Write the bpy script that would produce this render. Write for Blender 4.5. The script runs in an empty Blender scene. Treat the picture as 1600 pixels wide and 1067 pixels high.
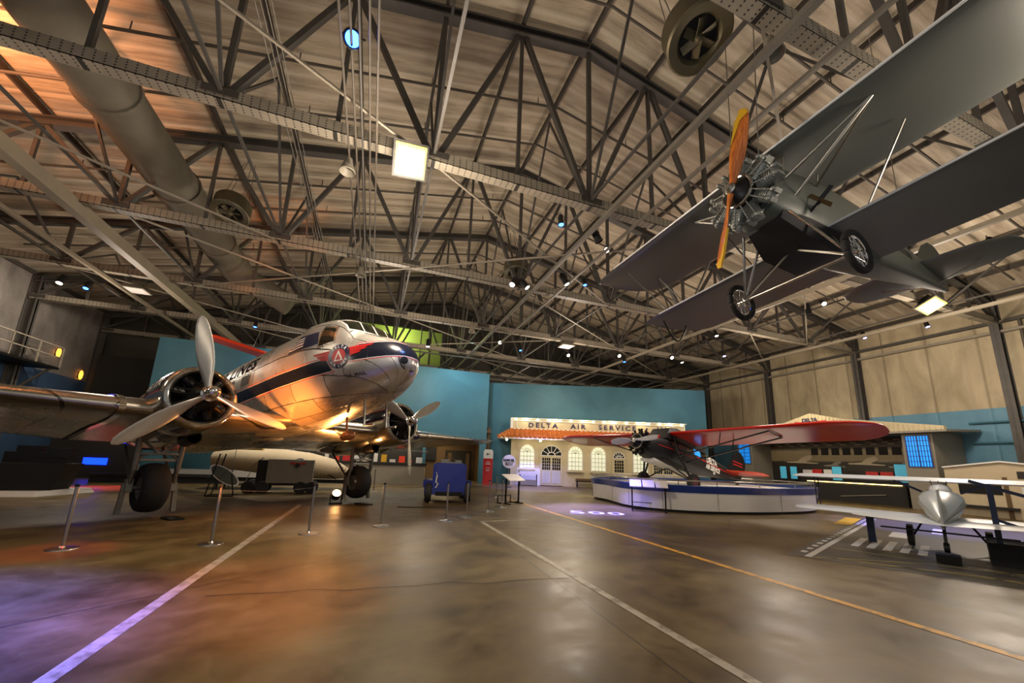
import bpy, bmesh, math, random
from math import sin, cos, pi, radians, atan2, sqrt, degrees
from mathutils import Vector, Matrix
from mathutils.bvhtree import BVHTree
random.seed(7)
scene = bpy.context.scene
COL = scene.collection
V = Vector

# ------------------------------------------------------------------ materials
def lin(c):
    if isinstance(c, str):
        c = [int(c[i:i+2], 16) / 255 for i in (0, 2, 4)]
    return tuple((x / 12.92 if x <= .04045 else ((x + .055) / 1.055) ** 2.4) for x in c[:3]) + (1.,)

class NT:
    def __init__(s, name):
        s.m = bpy.data.materials.new(name); s.m.use_nodes = True
        s.t = s.m.node_tree; s.t.nodes.clear()
        s.out = s.n('ShaderNodeOutputMaterial'); s.p = s.n('ShaderNodeBsdfPrincipled')
        s.l(s.p.outputs[0], s.out.inputs[0])
    def n(s, t, **k):
        x = s.t.nodes.new(t)
        for a, b in k.items(): setattr(x, a, b)
        return x
    def l(s, a, b): s.t.links.new(a, b)
    def inp(s, sock, v):
        if hasattr(v, 'is_output'): s.l(v, sock)
        else: sock.default_value = v
    def math(s, op, a, b=0., c=None, clamp=False):
        x = s.n('ShaderNodeMath', operation=op, use_clamp=clamp)
        s.inp(x.inputs[0], a); s.inp(x.inputs[1], b)
        if c is not None: s.inp(x.inputs[2], c)
        return x.outputs[0]
    def mix(s, f, a, b):
        x = s.n('ShaderNodeMix', data_type='RGBA'); s.inp(x.inputs[0], f); s.inp(x.inputs[6], a); s.inp(x.inputs[7], b)
        return x.outputs[2]
    def coords(s, kind='Object'):
        return s.n('ShaderNodeTexCoord').outputs[kind]
    def xyz(s, v=None):
        x = s.n('ShaderNodeSeparateXYZ'); s.l(v or s.coords(), x.inputs[0]); return x.outputs
    def mapping(s, v, scale=(1, 1, 1), rot=(0, 0, 0), loc=(0, 0, 0)):
        x = s.n('ShaderNodeMapping'); s.l(v, x.inputs[0]); x.inputs['Scale'].default_value = scale
        x.inputs['Rotation'].default_value = rot; x.inputs['Location'].default_value = loc
        return x.outputs[0]
    def noise(s, v, scale, detail=4, rough=.55, dist=0.):
        x = s.n('ShaderNodeTexNoise'); s.l(v, x.inputs['Vector']); x.inputs['Scale'].default_value = scale
        x.inputs['Detail'].default_value = detail; x.inputs['Roughness'].default_value = rough; x.inputs['Distortion'].default_value = dist
        return x.outputs[0]
    def ramp(s, f, stops):
        x = s.n('ShaderNodeValToRGB'); s.inp(x.inputs[0], f); e = x.color_ramp.elements
        while len(e) < len(stops): e.new(.5)
        for i, (p, c) in enumerate(stops):
            e[i].position = p; e[i].color = c if len(c) == 4 else tuple(c) + (1,)
        return x.outputs[0]
    def bump(s, h, strength=.3, dist=.02, normal=None):
        x = s.n('ShaderNodeBump'); s.inp(x.inputs['Height'], h); x.inputs['Strength'].default_value = strength
        x.inputs['Distance'].default_value = dist
        if normal: s.l(normal, x.inputs['Normal'])
        s.l(x.outputs[0], s.p.inputs['Normal']); return x.outputs[0]
    def base(s, c): s.inp(s.p.inputs['Base Color'], c)
    def rough(s, r): s.inp(s.p.inputs['Roughness'], r)
    def metal(s, r): s.inp(s.p.inputs['Metallic'], r)

def paint(name, c, rough=.5, metal=0., vary=.12, scale=3., bump=0., coat=0., emit=0., spec=None):
    m = NT(name); c = lin(c); d = tuple(x * (1 - vary) for x in c[:3]) + (1,)
    co = m.coords(); f = m.noise(co, scale, 5)
    if vary: m.base(m.mix(f, d, tuple(min(1, x * (1 + vary)) for x in c[:3]) + (1,)))
    else: m.base(c)
    m.rough(rough); m.metal(metal)
    if coat: m.p.inputs['Coat Weight'].default_value = coat; m.p.inputs['Coat Roughness'].default_value = .12
    if bump: m.bump(m.noise(co, scale * 8, 3), bump, .01)
    if emit:
        m.p.inputs['Emission Color'].default_value = c; m.p.inputs['Emission Strength'].default_value = emit
    return m.m

def glow(name, c, e):
    m = NT(name); m.base(lin(c)); m.p.inputs['Emission Color'].default_value = lin(c); m.p.inputs['Emission Strength'].default_value = e
    return m.m

def aluminium(name, base='d8d4ca', rlo=.1, rhi=.34, panel=(.62, .42), seam=.35, extra=None, metal=.96):
    """riveted, polished sheet aluminium; each sheet a little different"""
    m = NT(name); co = m.coords()
    sx = m.xyz(co)
    ang = m.math('ARCTAN2', sx[1], sx[2])
    cm = m.n('ShaderNodeCombineXYZ'); m.l(sx[0], cm.inputs[0]); m.l(m.math('ADD', m.math('MULTIPLY', ang, 1.2), m.math('MULTIPLY', sx[1], .35)), cm.inputs[1])
    b = m.n('ShaderNodeTexBrick'); m.l(cm.outputs[0], b.inputs['Vector'])
    b.inputs['Scale'].default_value = 1.; b.inputs['Brick Width'].default_value = panel[0] * 2; b.inputs['Row Height'].default_value = panel[1]
    b.inputs['Mortar Size'].default_value = .011; b.inputs['Mortar Smooth'].default_value = .4
    b.inputs['Color1'].default_value = (.25, .25, .25, 1); b.inputs['Color2'].default_value = (.9, .9, .9, 1); b.inputs['Mortar'].default_value = (0, 0, 0, 1)
    n1 = m.noise(co, 2.2, 6, .6); n2 = m.noise(m.mapping(co, (1, 6, 6)), 4, 4)
    k = m.math('ADD', m.math('MULTIPLY', m.math('MULTIPLY', n1, b.outputs[0]), .9), m.math('MULTIPLY', n2, .35), clamp=True)
    r = m.n('ShaderNodeMapRange'); m.l(k, r.inputs[0]); r.inputs[1].default_value = .15; r.inputs[2].default_value = .75
    r.inputs[3].default_value = rlo; r.inputs[4].default_value = rhi
    c = lin(base); cd = tuple(x * .6 for x in c[:3]) + (1,)
    colr = m.mix(m.math('MULTIPLY', b.outputs[0], 1.), cd, c)
    colr = m.mix(m.math('MULTIPLY', b.outputs[1], seam), colr, (.05, .045, .04, 1))
    rough = r.outputs[0]; met = metal
    if extra: colr, rough, met = extra(m, co, colr, rough, metal)
    m.base(colr); m.rough(rough); m.metal(met)
    h = m.math('ADD', m.math('MULTIPLY', m.noise(co, 3.2, 2, .4), .6), m.math('MULTIPLY', m.math('SUBTRACT', 1., b.outputs[1]), .12))
    m.bump(h, .35, .03)
    return m.m

NAVY = lin('141824'); REDC = lin('b3261c')
def fus_livery(m, co, col, rough, met):
    x, y, z = m.xyz(co)
    M = m.math
    # waistline band, ends on a slant ahead of the wings emblem
    def band(z0, z1, xend, slope):
        a = M('GREATER_THAN', z, z0); b = M('LESS_THAN', z, z1)
        lim = M('ADD', xend, M('MULTIPLY', M('SUBTRACT', z, .72), slope))
        return M('MULTIPLY', M('MULTIPLY', a, b), M('LESS_THAN', x, lim))
    def nose(z0, z1, x0):
        a = M('GREATER_THAN', z, z0); b = M('LESS_THAN', z, z1)
        lim = M('ADD', x0, M('MULTIPLY', M('SUBTRACT', z, .72), .5))
        return M('MULTIPLY', M('MULTIPLY', a, b), M('GREATER_THAN', x, lim))
    red = M('MAXIMUM', band(.52, .93, 1.50, -.55), nose(.67, 1.16, 1.98))
    gap = M('MAXIMUM', band(.54, .91, 1.48, -.55), nose(.69, 1.14, 2.0))
    nav = M('MAXIMUM', band(.56, .885, 1.46, -.55), nose(.71, 1.12, 2.02))
    col = m.mix(red, col, REDC); col = m.mix(gap, col, (.55, .55, .52, 1)); col = m.mix(nav, col, NAVY)
    met2 = M('MULTIPLY', M('SUBTRACT', 1., red), met)
    rg = m.n('ShaderNodeMix', data_type='FLOAT'); m.l(red, rg.inputs[0]); m.l(rough, rg.inputs[2]); rg.inputs[3].default_value = .25
    return col, rg.outputs[0], met2
def nac_livery(m, co, col, rough, met):
    x, y, z = m.xyz(co); M = m.math
    def band(z0, z1): return M('MULTIPLY', M('MULTIPLY', M('GREATER_THAN', z, z0), M('LESS_THAN', z, z1)), M('LESS_THAN', x, -.42))
    red = band(.05, .45); nav = band(.07, .43)
    col = m.mix(red, col, REDC); col = m.mix(nav, col, NAVY)
    met2 = M('MULTIPLY', M('SUBTRACT', 1., red), met)
    return col, rough, met2

MT = {}
MT['alu'] = aluminium('polished_aluminium')
MT['alu_wing'] = aluminium('wing_aluminium', 'b9b2a3', .16, .42, (.8, .9), .5)
MT['alu_fus'] = aluminium('fuselage_aluminium', rlo=.12, rhi=.5, seam=.8, extra=fus_livery, metal=.72)
MT['alu_nac'] = aluminium('nacelle_aluminium', 'cfcbc0', .06, .22, (.8, .5), .3, extra=nac_livery)
MT['chrome'] = paint('chrome', 'e0ddd6', .1, 1., .05)
MT['steel_rod'] = paint('brushed_steel', 'a9a59c', .3, 1., .1)
MT['blade'] = paint('propeller_metal', 'b4b0a6', .32, .85, .12, 6)
MT['black_metal'] = paint('black_metal', '14130f', .45, .4, .2, 8)
MT['engine'] = paint('engine_metal', '1d1c19', .4, .6, .4, 20)
MT['engine_bright'] = paint('engine_cylinder_metal', '83857f', .36, .6, .4, 18, .3)
MT['rubber'] = paint('tyre_rubber', '1b1a17', .75, 0, .3, 10, .3)
MT['black_gloss'] = paint('black_gloss', '070708', .42, 0, .1, 3, coat=.0)
MT['black_matte'] = paint('black_matte', '0c0b0a', .7, 0, .2, 5)
MT['glass'] = paint('dark_glass', '15170f', .06, .0, .1, 3, coat=.5)
MT['red_gloss'] = paint('red_gloss', 'bc1a0c', .3, 0, .12, 2, coat=.35)
MT['maroon'] = paint('maroon', '5e1220', .35, 0, .1, 2)
MT['orange'] = paint('orange_paint', 'e0401c', .35, 0, .1, 2)
MT['silver_fabric'] = paint('silver_doped_fabric', '5f625d', .42, .3, .08, 1.2, .05)
MT['silver_side'] = paint('grey_fabric', '4c514a', .45, .2, .08, 1.2)
MT['white_fabric'] = paint('white_doped_fabric', 'c9ccca', .4, .1, .07, 4)
MT['white'] = paint('white_paint', 'd9d7d0', .45, 0, .06, 3)
MT['cream'] = paint('cream_plaster', 'b9ad8c', .7, 0, .08, 3, .1)
MT['navy'] = paint('navy_paint', '18233f', .3, 0, .1, 3)
MT['blue_base'] = paint('blue_paint', '12347c', .3, 0, .1, 3, coat=.5)
MT['tug_blue'] = paint('tug_blue', '0b1f78', .3, 0, .15, 5, coat=.5)
MT['red_paint'] = paint('red_paint', 'b01c1c', .4, 0, .08)
MT['truss'] = paint('truss_steel', '4a4742', .55, .25, .3, 2.5)
MT['truss_light'] = paint('light_truss_steel', '857d6d', .55, .1, .22, 2.5)
MT['purlin'] = paint('purlin_steel', '3e3932', .7, .1, .3, 2)
MT['pipe'] = paint('pipe_paint', '4d463c', .6, .1, .3, 2)
MT['conduit'] = paint('conduit_metal', '6f6a60', .5, .3, .25, 2)
MT['beam_light'] = paint('pale_beam', '857c6a', .55, .05, .18, 1.5)
MT['drum'] = paint('heater_housing', '58513c', .5, .5, .2, 4)
MT['tile'] = paint('terracotta', 'c07234', .6, 0, .3, 9, .2)
MT['wood'] = None
MT['letter_navy'] = paint('sign_letters', '2a2350', .5, 0, 0)
MT['letter_white'] = paint('white_letters', 'e6e3da', .5, 0, 0)
MT['letter_matte'] = paint('matte_navy_letters', '101422', .9, 0, 0); MT['letter_matte'].node_tree.nodes['Principled BSDF'].inputs['Specular IOR Level'].default_value = .1
MT['letter_red'] = paint('red_letters', 'a8181a', .5, 0, 0)
MT['letter_black'] = paint('black_letters', '121212', .5, 0, 0)
MT['lamp_warm'] = glow('warm_floodlight', 'fff0c0', 14)
MT['lamp_bulb'] = glow('warm_bulb', 'fff0b8', 9)
MT['lamp_halo'] = glow('yellow_lamp_halo', 'ffc93c', 2.2)  # yellow bloom around a lit lamp, put into a glowing colour
MT['lens_white'] = glow('white_lens', 'fff2d8', 9)
MT['lens_blue'] = glow('blue_lens', '2a5cff', 14)
MT['lens_violet'] = glow('violet_lens', 'a9a4ff', 7)
MT['lit_window'] = None
MT['blue_window'] = glow('blue_lit_pane', '1a86e0', .8)
MT['screen'] = glow('cyan_screen', '4096b0', .3)
MT['screen_blue'] = glow('blue_screen', '0a30ff', 3)
MT['canvas'] = paint('canvas', 'b8a98c', .8, 0, .12, 4, .2)
MT['grey_paint'] = paint('grey_paint', '807a6c', .5, .1, .12, 3)
MT['brown_panel'] = paint('brown_panel', '5a4426', .6, 0, .2, 3)
MT['dark_room'] = paint('dark_room', '1a1712', .8, 0, .2, 3)
MT['duct'] = paint('duct_insulation', '6b6557', .7, .1, .3, 1.6, .3)
MT['panel_print'] = paint('printed_panel', 'cfcac6', .4, 0, .25, 14)

def wood():
    m = NT('laminated_wood'); co = m.coords()
    n = m.noise(m.mapping(co, (9, 9, 1)), 6, 5, .6)
    m.base(m.ramp(n, [(.3, lin('8a3a10')), (.7, lin('d07a2a'))])); m.rough(.28); m.p.inputs['Coat Weight'].default_value = .6
    return m.m
MT['wood'] = wood()
MT['lamp_floor'] = glow('orange_floor_lamp', 'ffb870', 25)
MT['amber'] = glow('amber_light_pool', 'ff9a30', 3)  # glow colour of the light pools on the left wall
MT['gold_light'] = glow('golden_strip', 'ffd070', 5)
MT['map_grey'] = paint('map_grey', '4a4640', .4, 0, .15, 2)
MT['line_pale'] = paint('pale_print', 'b9b6b0', .45, 0, .08, 4)
MT['map_yellow'] = paint('map_yellow', 'a8985a', .45, 0, .1, 4)
MT['line_500'] = paint('pale_violet_print', 'cfcbe8', .45, 0, .05, 4)
MT['silver_model'] = paint('silver_paint', 'aeb2ae', .35, .3, .1, 4)
MT['gear_metal'] = paint('gear_metal', '6e6a60', .4, .6, .2, 8)
MT['prop_silver'] = paint('silver_prop_paint', 'b9bac0', .35, .25, .08, 4)
MT['copper'] = paint('copper_paint', 'b8703c', .35, .5, .1, 4)
MT['yellow'] = paint('yellow_paint', 'c79a18', .4, 0, .1, 5)

def lit_window():
    m = NT('lit_frosted_glass'); m.base(lin('e8ecd8')); co = m.coords()
    n = m.noise(co, 1.5, 2)
    m.p.inputs['Emission Color'].default_value = lin('e4f0cf'); m.p.inputs['Emission Strength'].default_value = .26
    return m.m
MT['lit_window'] = lit_window()

def ceiling_mat():
    m = NT('insulated_ceiling'); co = m.coords(); x, y, z = m.xyz(co)
    n = m.noise(m.mapping(co, (.35, .9, 1)), 1.1, 6, .6, .4)
    n2 = m.noise(m.mapping(co, (.25, 3.5, 1)), 2.2, 4, .6, .3)
    k = m.math('ADD', m.math('MULTIPLY', n, .6), m.math('MULTIPLY', n2, .5))
    c = m.ramp(k, [(.3, lin('7a6e5c')), (.5, lin('a1937d')), (.72, lin('c4b69c'))])
    seam = m.math('PINGPONG', y, .36)
    s = m.math('SMOOTH_MIN', m.math('MULTIPLY', seam, 7.), 1., .3)
    m.base(m.mix(m.math('SUBTRACT', 1., s, clamp=True), c, lin('c2b6a0')))
    m.rough(.62)
    h = m.math('ADD', m.math('MULTIPLY', s, 1.), m.math('MULTIPLY', n2, 1.6))
    m.bump(h, .5, .05); return m.m
MT['ceiling'] = ceiling_mat()

def perforated():
    m = NT('perforated_channel'); co = m.coords(); x, y, z = m.xyz(co)
    a = m.math('PINGPONG', x, .17); c = m.math('PINGPONG', m.math('ADD', m.math('ADD', z, .035), y), .07)
    hole = m.math('LESS_THAN', m.math('ADD', m.math('POWER', m.math('SUBTRACT', a, .085), 2.), m.math('POWER', m.math('SUBTRACT', c, .035), 2.)), .00035)
    plate = m.math('LESS_THAN', m.math('PINGPONG', x, .6), .13)
    col = m.mix(m.noise(co, 2.5, 5), lin('6d6658'), lin('968d7b')); low = m.math('MULTIPLY', m.math('LESS_THAN', m.math('PINGPONG', x, 1.17), .05), m.math('LESS_THAN', z, -.13))
    m.base(m.mix(m.math('MAXIMUM', hole, low), col, lin('24211c'))); m.rough(.55); return m.m
MT['perforated'] = perforated()
def floor_mat():
    m = NT('stained_concrete'); co = m.coords()
    n = m.noise(co, .16, 8, .62, .5); n2 = m.noise(m.mapping(co, (1, 1, 1)), 1.7, 8, .7, .3); n3 = m.noise(co, .55, 5, .6, 1.2)
    k = m.math('ADD', m.math('ADD', m.math('MULTIPLY', n, .6), m.math('MULTIPLY', n2, .25)), m.math('MULTIPLY', n3, .22))
    c = m.ramp(k, [(.38, lin('281d0e')), (.46, lin('45361c')), (.54, lin('61502e')), (.66, lin('80704c'))])
    # expansion joints and hairline cracks
    vo = m.n('ShaderNodeTexVoronoi', feature='DISTANCE_TO_EDGE'); m.l(m.mapping(co, (1, 1, 1)), vo.inputs[0]); vo.inputs['Scale'].default_value = .09
    dn = m.n('ShaderNodeVectorMath', operation='ADD')
    crack = m.math('LESS_THAN', vo.outputs[0], .0009)
    m.base(m.mix(m.math('MULTIPLY', crack, .7), c, lin('1b1712')))
    r = m.n('ShaderNodeMapRange'); m.l(n2, r.inputs[0]); r.inputs[1].default_value = .3; r.inputs[2].default_value = .7
    r.inputs[3].default_value = .3; r.inputs[4].default_value = .5
    m.l(r.outputs[0], m.p.inputs['Roughness'])
    m.p.inputs['Specular IOR Level'].default_value = .45
    m.bump(m.noise(co, 9, 6, .7), .08, .01); return m.m
MT['floor'] = floor_mat()

def worn_line(name, c):
    m = NT(name); co = m.coords(); n = m.noise(co, 5, 6, .7)
    m.base(m.ramp(n, [(.35, lin('6b6350')), (.55, lin(c))])); m.rough(.45); return m.m
MT['line_white'] = worn_line('worn_white_line', 'a59d8c')
MT['line_yellow'] = worn_line('worn_yellow_line', 'e0a01a')

def wall_teal():
    m = NT('teal_painted_wall'); co = m.coords()
    n = m.noise(co, .35, 4, .5, 1.)
    m.base(m.ramp(n, [(.3, lin('2c5a6a')), (.7, lin('386c7b'))])); m.rough(.6); return m.m
MT['teal'] = wall_teal()

def right_wall():
    m = NT('insulated_wall_panels'); co = m.coords(); x, y, z = m.xyz(co)
    n = m.noise(m.mapping(co, (1, 1, .35)), 1.1, 6, .6, .6)
    up = m.ramp(n, [(.3, lin('8f8266')), (.7, lin('b6a888'))])
    pan = m.math('PINGPONG', y, .98)
    s = m.math('SMOOTH_MIN', m.math('MULTIPLY', pan, 12.), 1., .3)
    up = m.mix(m.math('MULTIPLY', m.math('SUBTRACT', 1., s, clamp=True), .6), up, lin('6d6149'))
    blue = m.math('LESS_THAN', z, 5.05)
    n2 = m.noise(co, 1.2, 4)
    m.base(m.mix(blue, up, m.mix(n2, lin('44728c'), lin('6593a8')))); m.rough(.6)
    m.bump(m.math('ADD', n, m.math('MULTIPLY', s, .6)), .6, .08); return m.m
MT['wall_right'] = right_wall()
def left_wall():
    m = NT('concrete_side_wall'); co = m.coords(); x, y, z = m.xyz(co)
    n = m.noise(m.mapping(co, (1, 1, .5)), .9, 7, .65, .6)
    up = m.ramp(n, [(.3, lin('55504a')), (.7, lin('827c74'))])
    blue = m.math('LESS_THAN', z, 5.7)
    m.base(m.mix(blue, up, m.mix(n, lin('22354f'), lin('34506c')))); m.rough(.65)
    m.bump(n, .3, .05); return m.m
MT['wall_left'] = left_wall()
MT['wall_back'] = paint('dark_end_wall', '38342b', .75, 0, .25, .5)
MT['loft_green'] = paint('loft_cladding', '8f9466', .7, 0, .15, 1.)

# ------------------------------------------------------------------ mesh builder
def basis(d):
    d = V(d).normalized(); a = V((0, 0, 1)) if abs(d.z) < .95 else V((0, 1, 0))
    u = a.cross(d).normalized(); w = d.cross(u); return u, w, d

class B:
    def __init__(s): s.bm = bmesh.new()
    def quad(s, *p):
        return s.bm.faces.new([s.bm.verts.new(V(q)) for q in p])
    def ring(s, pts): return [s.bm.verts.new(V(p)) for p in pts]
    def skin(s, rings, cap=True, closed=True):
        R = [s.ring(r) for r in rings]; n = len(R[0])
        for a, b in zip(R, R[1:]):
            for i in range(n if closed else n - 1):
                j = (i + 1) % n
                try: s.bm.faces.new((a[i], a[j], b[j], b[i]))
                except ValueError: pass
        if cap and closed:
            for r in (R[0][::-1], R[-1]):
                try: s.bm.faces.new(r)
                except ValueError: pass
        return R
    def box(s, c, d, rz=0., m=None):
        M = m or (Matrix.Translation(V(c)) @ Matrix.Rotation(rz, 4, 'Z'))
        x, y, z = d[0] / 2, d[1] / 2, d[2] / 2
        vs = [s.bm.verts.new(M @ V((a * x, b * y, e * z))) for e in (-1, 1) for a, b in ((-1, -1), (1, -1), (1, 1), (-1, 1))]
        for f in ((3, 2, 1, 0), (4, 5, 6, 7), (0, 1, 5, 4), (1, 2, 6, 5), (2, 3, 7, 6), (3, 0, 4, 7)): s.bm.faces.new([vs[i] for i in f])
        return s
    def span(s, lo, hi):
        lo, hi = V(lo), V(hi); return s.box((lo + hi) / 2, hi - lo)
    def bar(s, p, q, w, h=None):
        p, q = V(p), V(q); h = h or w; u, t, d = basis(q - p)
        s.skin([[o + u * a * w / 2 + t * b * h / 2 for a, b in ((-1, -1), (1, -1), (1, 1), (-1, 1))] for o in (p, q)]); return s
    def ibeam(s, p, q, w, h, t=.03):
        p, q = V(p), V(q); u, k, d = basis(q - p)
        s.bar(p, q, t, h)
        for e in (-1, 1): s.bar(p + k * e * h / 2, q + k * e * h / 2, w, t)
        return s
    def tube(s, p, q, r, r2=None, n=10, cap=True):
        p, q = V(p), V(q); r2 = r if r2 is None else r2; u, t, d = basis(q - p)
        s.skin([[o + (u * cos(2 * pi * i / n) + t * sin(2 * pi * i / n)) * rr for i in range(n)] for o, rr in ((p, r), (q, r2))], cap); return s
    def oval(s, p, q, a, b, ax, n=12):
        p, q = V(p), V(q); d = (q - p).normalized(); u = (V(ax) - d * V(ax).dot(d)).normalized(); t = d.cross(u)
        s.skin([[o + u * cos(2 * pi * i / n) * a + t * sin(2 * pi * i / n) * b for i in range(n)] for o in (p, q)]); return s
    def path(s, pts, r, n=8, closed=False):
        pts = [V(p) for p in pts]; m = len(pts); rings = []
        for i, p in enumerate(pts):
            a = pts[(i - 1) % m] if (i or closed) else p; b = pts[(i + 1) % m] if (i < m - 1 or closed) else p
            u, t, d = basis(b - a)
            rings.append([p + (u * cos(2 * pi * k / n) + t * sin(2 * pi * k / n)) * r for k in range(n)])
        if closed: rings.append(rings[0])
        s.skin(rings, not closed); return s
    def lathe(s, prof, o=(0, 0, 0), ax=(1, 0, 0), n=32, cap=False):
        u, t, d = basis(ax); o = V(o)
        s.skin([[o + d * x + (u * cos(2 * pi * i / n) + t * sin(2 * pi * i / n)) * max(r, 1e-4) for i in range(n)] for x, r in prof], cap); return s
    def prism(s, pts, M, d):
        a = [M @ V((x, y, 0)) for x, y in pts]; b = [M @ V((x, y, d)) for x, y in pts]
        s.skin([a, b]); return s
    def sphere(s, c, r, n=12, sc=(1, 1, 1)):
        bmesh.ops.create_uvsphere(s.bm, u_segments=n, v_segments=n // 2 + 1, radius=r, matrix=Matrix.Translation(V(c)) @ Matrix.Diagonal(V(sc + (1,))))
        return s
    def wing(s, st, up=1, ns=20, camber=.03):
        """st: (y, xLE, chord, z, t/c)"""
        rings = []
        for y, xl, c, z, t in st:
            r = []
            for i in range(ns):
                a = 2 * pi * i / ns; xx = (1 + cos(a)) / 2
                th = 5 * t * (.2969 * sqrt(xx) - .126 * xx - .3516 * xx ** 2 + .2843 * xx ** 3 - .1015 * xx ** 4)
                zz = camber * sin(pi * xx) * (1 if t > .02 else .3) + (th if a <= pi else -th * .75)
                r.append((xl - xx * c, y, z + zz * c))
            rings.append(r)
        s.skin(rings); return s
    def done(s, name, mat, parent=None, smooth=False, label=None, off=None, angle=40):
        bmesh.ops.recalc_face_normals(s.bm, faces=s.bm.faces)
        me = bpy.data.meshes.new(name); s.bm.to_mesh(me); s.bm.free()
        me.materials.append(MT[mat] if isinstance(mat, str) else mat)
        if smooth:
            for p in me.polygons: p.use_smooth = True
            try: me.set_sharp_from_angle(angle=radians(angle))
            except Exception: pass
        o = bpy.data.objects.new(name, me); COL.objects.link(o)
        if parent: o.parent = parent
        if off is not None and parent is not None and not parent.get('_sub'): o.location = off
        if label: o['label'] = label
        return o

def tag(o, label, cat, group=None):
    o['label'] = label; o['category'] = cat
    if group: o['group'] = group
    return o
def thing(name, label, cat, loc=(0, 0, 0), rz=0., group=None, rot=None):
    o = bpy.data.objects.new(name, None); COL.objects.link(o); o.empty_display_size = .2
    o.location = loc; o.rotation_euler = (0, 0, rz)
    if rot is not None: o.rotation_euler = rot.to_euler()
    return tag(o, label, cat, group)
def struct(o): o['kind'] = 'structure'; return o
def dup(o, parent=None):
    c = o.copy(); COL.objects.link(c)
    if parent: c.parent = parent
    for ch in list(o.children): dup(ch, c)
    return c

def text_polys(txt, size, bold=0., align='CENTER', spacing=1., sx=1.):
    cu = bpy.data.curves.new('lettering', 'FONT'); cu.body = txt; cu.size = size; cu.align_x = align; cu.align_y = 'CENTER'
    cu.offset = bold; cu.space_character = spacing; cu.resolution_u = 3
    o = bpy.data.objects.new('lettering', cu); COL.objects.link(o)
    dg = bpy.context.evaluated_depsgraph_get(); dg.update()
    me = bpy.data.meshes.new_from_object(o.evaluated_get(dg))
    bm = bmesh.new(); bm.from_mesh(me)
    for v in bm.verts: v.co.x *= sx
    bpy.data.objects.remove(o); bpy.data.curves.remove(cu); bpy.data.meshes.remove(me)
    return bm
def text(name, txt, size, M, mat, parent, bold=0., align='CENTER', depth=.01, spacing=1., sx=1., label=None, off=None):
    b = B(); b.bm.free(); b.bm = text_polys(txt, size, bold, align, spacing, sx)
    if depth:
        r = bmesh.ops.extrude_face_region(b.bm, geom=b.bm.faces[:])
        bmesh.ops.translate(b.bm, verts=[v for v in r['geom'] if isinstance(v, bmesh.types.BMVert)], vec=(0, 0, depth))
    bmesh.ops.transform(b.bm, matrix=M, verts=b.bm.verts)
    return b.done(name, mat, parent, label=label, off=off)
def frame(o, x, y):
    """matrix with local x, y axes along world x, y"""
    x, y = V(x).normalized(), V(y).normalized(); z = x.cross(y)
    return Matrix(((x.x, y.x, z.x, o[0]), (x.y, y.y, z.y, o[1]), (x.z, y.z, z.z, o[2]), (0, 0, 0, 1)))

class Decal:
    """drape flat outlines over a curved skin"""
    def __init__(s, obj):
        bm = bmesh.new(); bm.from_mesh(obj.data); s.t = BVHTree.FromBMesh(bm); bm.free()
    def put(s, name, bm, M, d, mat, parent, lift=.006, cut=.12, off=None, label=None):
        """bm in local xy of M, projected along d"""
        d = V(d).normalized()
        bmesh.ops.triangulate(bm, faces=bm.faces[:])
        for _ in range(4):
            e = [x for x in bm.edges if x.calc_length() > cut]
            if not e: break
            bmesh.ops.subdivide_edges(bm, edges=e, cuts=1); bmesh.ops.triangulate(bm, faces=bm.faces[:])
        bad = []
        for v in bm.verts:
            p = M @ v.co; h = s.t.ray_cast(p, d, 6.)
            if h[0] is None: bad.append(v)
            else: v.co = h[0] - d * lift
        if bad: bmesh.ops.delete(bm, geom=bad, context='VERTS')
        b = B(); b.bm.free(); b.bm = bm
        return b.done(name, mat, parent, smooth=True, off=off, label=label)
def poly_bm(pts):
    bm = bmesh.new(); bm.faces.new([bm.verts.new((x, y, 0)) for x, y in pts]); return bm
def disc_bm(r, n=32, r0=0, cx=0, cy=0):
    bm = bmesh.new()
    if r0:
        a = [bm.verts.new((cx + r * cos(2 * pi * i / n), cy + r * sin(2 * pi * i / n), 0)) for i in range(n)]
        b = [bm.verts.new((cx + r0 * cos(2 * pi * i / n), cy + r0 * sin(2 * pi * i / n), 0)) for i in range(n)]
        for i in range(n): bm.faces.new((a[i], a[(i + 1) % n], b[(i + 1) % n], b[i]))
    else: bm.faces.new([bm.verts.new((cx + r * cos(2 * pi * i / n), cy + r * sin(2 * pi * i / n), 0)) for i in range(n)])
    return bm

# ------------------------------------------------------------------ hall
XL, XR, YB, YF = -17.9, 28.8, 33.2, -3.
XM = (XL + XR) / 2; ZE, ZR = 10.25, 15.05          # eave, ridge (top chord)
SL = (ZR - ZE) / (XR - XM)
def roofz(x): return ZR - abs(x - XM) * SL
ZC = 9.3                                            # bottom chord
PW = (XR - XL) / 10
TY = [3.5, 9.0, 15.0, 20.9, 26.8, 32.7]

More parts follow.
